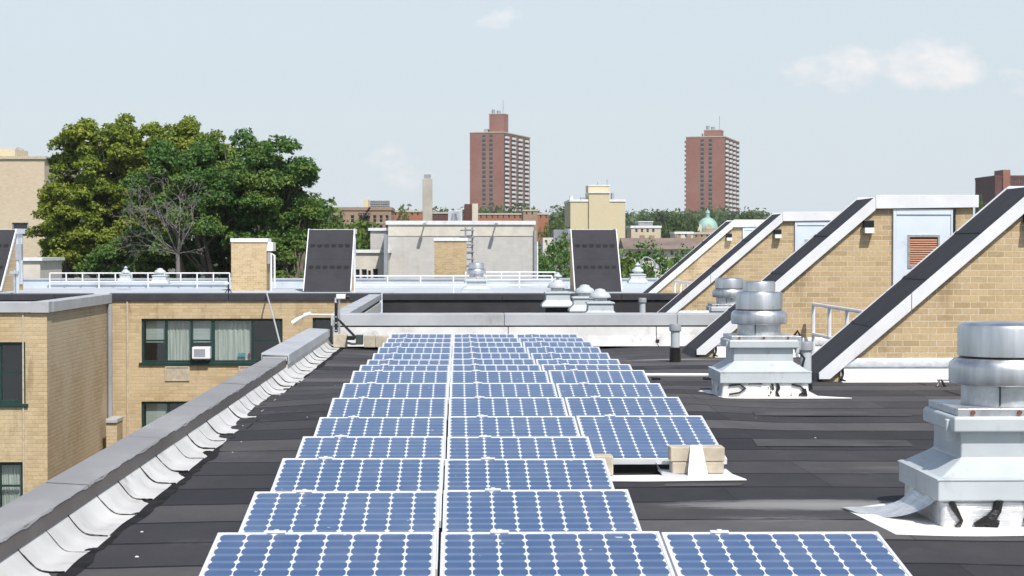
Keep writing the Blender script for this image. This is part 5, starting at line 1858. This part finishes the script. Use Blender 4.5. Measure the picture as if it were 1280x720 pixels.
# tall beige building at the left edge
YL = 140
bl = block('beige_building', 'tall beige brick building at the left edge behind the yellow green tree', -40, 56, 196, YL, 13, M['beige_wall'], wins=[(15, 35.5, 278.5, 295)], cap=.2, cap_mat='concrete', sills=False)
MB().box(AX(-20, YL), AX(5, YL), YL + 4, YL + 8, AZ(197, YL), AZ(183, YL)).build('penthouse', M['yellow_wall'], bl)
b = MB()
b.tube([(AX(8, YL), YL + 3, AZ(196, YL)), (AX(8, YL), YL + 3, AZ(184.5, YL)), (AX(12, YL), YL + 3, AZ(182.5, YL)), (AX(18, YL), YL + 3, AZ(184.5, YL)), (AX(18, YL), YL + 3, AZ(196, YL))], .045, 6)
b.build('ladder_hoop', M['galv'], bl)
MB().tube([(AX(57.5, YL), YL + 2, gz(YL)), (AX(57.5, YL), YL + 2, AZ(200, YL))], .09, 6).build('downpipe', M['pipe_grey'], bl)
block('annex_building', 'low white sided annex beside the left edge bulkhead and railing', 26, 50, 322, 92, 5, M['cream_wall'], cap=.15, cap_mat='white_metal')

# houses right of the yellow building
block('terrace', 'long low row with a brown roof and white wall right of the yellow building', 779, 874, 311, 205, 6, M['cream_wall'],
      wins=[(q, q + 4, 313.5, 319) for q in (786, 797, 826, 838, 850)], cap=.1, sills=False)
tr_ = thing('roof_shed', 'long brown pitched roof above the white row right of the yellow building', 'roof', (AX(826, 206), 206, AZ(311, 206)))
b = MB()
b.prism_x([(204.4, AZ(311.5, 205)), (211.5, AZ(311.5, 205)), (209.2, AZ(297.5, 209)), (208.6, AZ(297.5, 209))], AX(778, 206), AX(870, 206))
b.build('roof', M['brown_roof'], tr_)
b = MB()
for q in (800, 812, 845, 858):
    b.box(AX(q, 208.5), AX(q, 208.5) + .5, 208.4, 209, AZ(299, 208.5), AZ(294, 208.5))
b.build('chimney', M['brownstone'], tr_)
th_ = block('tan_house', 'tan house with a grey top storey above the brown roof', 789, 826, 282, 330, 9, M['beige_wall'], wins=[(q, q + 3, 286, 290) for q in (794, 801, 808, 815)], cap=.4, cap_mat='white_metal', sills=False)
MB().box(AX(798, 331), AX(816, 331), 331, 337, AZ(283, 331), AZ(277.6, 331)).build('top_storey', M['grey_roof'], th_)
MB().box(AX(797.5, 331), AX(816.5, 331), 330.9, 337.1, AZ(277.5, 331), AZ(276.5, 331)).build('cap', M['white_metal'], th_)
block('white_house', 'small white flat roofed house between the tan house and the dome', 844, 866, 289.5, 300, 7, M['cream_wall'], wins=[(848, 851, 292, 296), (856, 859, 292, 296)], cap=.35, cap_mat='white_metal', sills=False)
block('dark_house', 'dark grey house among the trees left of the yellow building', 692, 711, 287, 240, 6, M['grey_roof'], wins=[(703, 706, 291, 295)], sills=False)
block('white_house', 'small white house beside the dark grey house left of the yellow building', 678.5, 691.5, 297, 236, 6, M['cream_wall'], wins=[(681, 684, 300, 303)], sills=False)
block('brown_house', 'brown house tucked against the left edge of the yellow building', 706, 716, 286, 262, 6, M['brownstone'], sills=False)
block('beige_house', 'low beige house in front of the green dome, behind the fascia', 866, 905, 290, 350, 8, M['brownstone'], wins=[(q, q + 2.5, 292.5, 296) for q in (869, 876, 883)], cap=.4, cap_mat='concrete', sills=False)

# domed church
YC = 480
dc = thing('domed_church', 'church with a pale green copper dome and lantern before the right tower', 'church', (AX(886, YC), YC, gz(YC)))
cx_ = AX(887, YC)
rd = 13 * YC / F
zb0 = AZ(285.5, YC)
MB().lathe([(rd * 1.05, gz(YC)), (rd * 1.05, zb0 - .3), (rd * 1.1, zb0)], cx_, YC + 4, 32).build('drum', M['beige_wall'], dc, smooth=True)
pr = [(rd, zb0 + .01)]
for k in range(1, 9):
    a = math.pi / 2 * k / 9
    pr.append((rd * math.cos(a), zb0 + (AZ(271, YC) - zb0) * math.sin(a)))
zl = AZ(271.3, YC)
MB().lathe(pr, cx_, YC + 4, 32).build('dome', M['copper'], dc, smooth=True)
u = YC / F
MB().lathe([(3.6 * u, zl - .2), (3.6 * u, zl + .5 * u), (2.6 * u, zl + .7 * u), (2.5 * u, zl + 5 * u), (3.2 * u, zl + 5.3 * u), (2.6 * u, zl + 7.5 * u), (.8 * u, zl + 9.3 * u), (.3 * u, zl + 11.5 * u)], cx_, YC + 4, 20).build('lantern', M['copper'], dc, smooth=True)
b = MB()
b.prism_y([(cx_ - 4 * u, zb0), (cx_ + 4 * u, zb0), (cx_ + 4 * u, zb0 + 3 * u), (cx_, zb0 + 6 * u), (cx_ - 4 * u, zb0 + 3 * u)], YC + 4 - rd * 1.02, YC + 4 - rd * .5)
b.build('dormer', M['concrete'], dc)
MB().box(cx_ - 17 * u, cx_ - 10 * u, YC, YC + 6, gz(YC), AZ(280.5, YC)).build('turret', M['cream_wall'], dc)

# street lamp with curved arm
sl0 = thing('street_lamp', 'pale street lamp with curved arm, before the trees right of the black slope', 'street lamp', (AX(800.5, 112), 112, gz(112)))
MB().tube([(AX(800.5, 112), 112, gz(112)), at(800.2, 336, 112), at(801.5, 327, 112), at(805, 321.8, 112), at(810, 321.6, 112), at(816, 325, 112), at(820, 331, 112)], [.12, .07, .06, .055, .05, .05, .05], 8).build('pole', M['galv'], sl0, smooth=True)
h_ = at(820.5, 332, 112)
MB().lathe([(.03, h_.z + .12), (.14, h_.z + .02), (.17, h_.z - .16), (.05, h_.z - .2)], h_.x, 112, 14).build('lamp_head', M['galv'], sl0, smooth=True)

# ------------------------------------------------------------------ summer haze in the air
hb = MB().box(-1500, 1700, -80, 1500, -22, 130)
hm = bpy.data.materials.new('haze_air')
hm.use_nodes = True
hn, hl = hm.node_tree.nodes, hm.node_tree.links
hn.clear()
ho = hn.new('ShaderNodeOutputMaterial')
hv = hn.new('ShaderNodeVolumePrincipled')
hv.inputs['Color'].default_value = (.86, .90, .95, 1)
hv.inputs['Density'].default_value = .00013
hv.inputs['Anisotropy'].default_value = .2
hl.new(hv.outputs[0], ho.inputs['Volume'])
o = hb.build('haze', hm)
o['kind'] = 'stuff'
tag(o, 'thin summer haze in the air over the town', 'haze')

# ------------------------------------------------------------------ patches and small things on the black roof
M['patch'] = plain('newer_cap_sheet', (.062, .060, .061), .85, var=.35, vs=1.4, bump=.3, bs=120)
for (x0, x1, y0, y1) in ((2.55, 3.9, 16.9, 17.5), (3.0, 4.6, 20.0, 20.55), (1.45, 2.0, 14.05, 14.25)):
    b = MB()
    z = max(roofz(x0, y0), roofz(x1, y1), roofz(x0, y1), roofz(x1, y0))
    b.add([(x0, y0, roofz(x0, y0) + .004), (x1, y0 + .03, roofz(x1, y0) + .004), (x1 + .06, y1, roofz(x1, y1) + .004), (x0 + .04, y1 - .02, roofz(x0, y1) + .004)], [(0, 1, 2, 3)])
    struct(b.build('roof_patch', M['patch']))
cd2 = thing('conduit', 'white conduit on black struts at the near bulkhead, behind the nearest fan', 'conduit', (AX(1190, 24.4), 24.4, 0))
MB().tube([(AX(1172, 24.4), 24.4, .09), (AX(1250, 24.4), 24.4, .09)], .024, 8).build('pipe', M['white_metal'], cd2, smooth=True)
for q in (1176, 1212):
    MB().tube([(AX(q - 5, 24.4), 24.35, 0), (AX(q, 24.4), 24.4, .10), (AX(q + 5, 24.4), 24.35, 0)], .02, 6).build('strut', M['black_plastic'], cd2, smooth=True)
g = random.Random(21)
for k in range(18):
    x, y = g.uniform(-1.9, -1.25) if k % 2 else g.uniform(2.2, 4.4), g.uniform(10, 30)
    if k % 2 == 0 and (y < 13.6 or 14 < y < 15.3 or 21.8 < y < 24.6):
        continue
    r = g.uniform(.004, .009)
    b = MB()
    b.loft([(r, r * .7, roofz(x, y)), (r * 1.1, r * .8, roofz(x, y) + r * .4), (r * .5, r * .4, roofz(x, y) + r * .8)], x, y)
    tag(b.build('pebble', M['concrete'] if g.random() < .6 else M['white_plastic'], None), 'tiny pale pebble lying loose on the black roof', 'pebble', 'loose pebbles on the black roof')
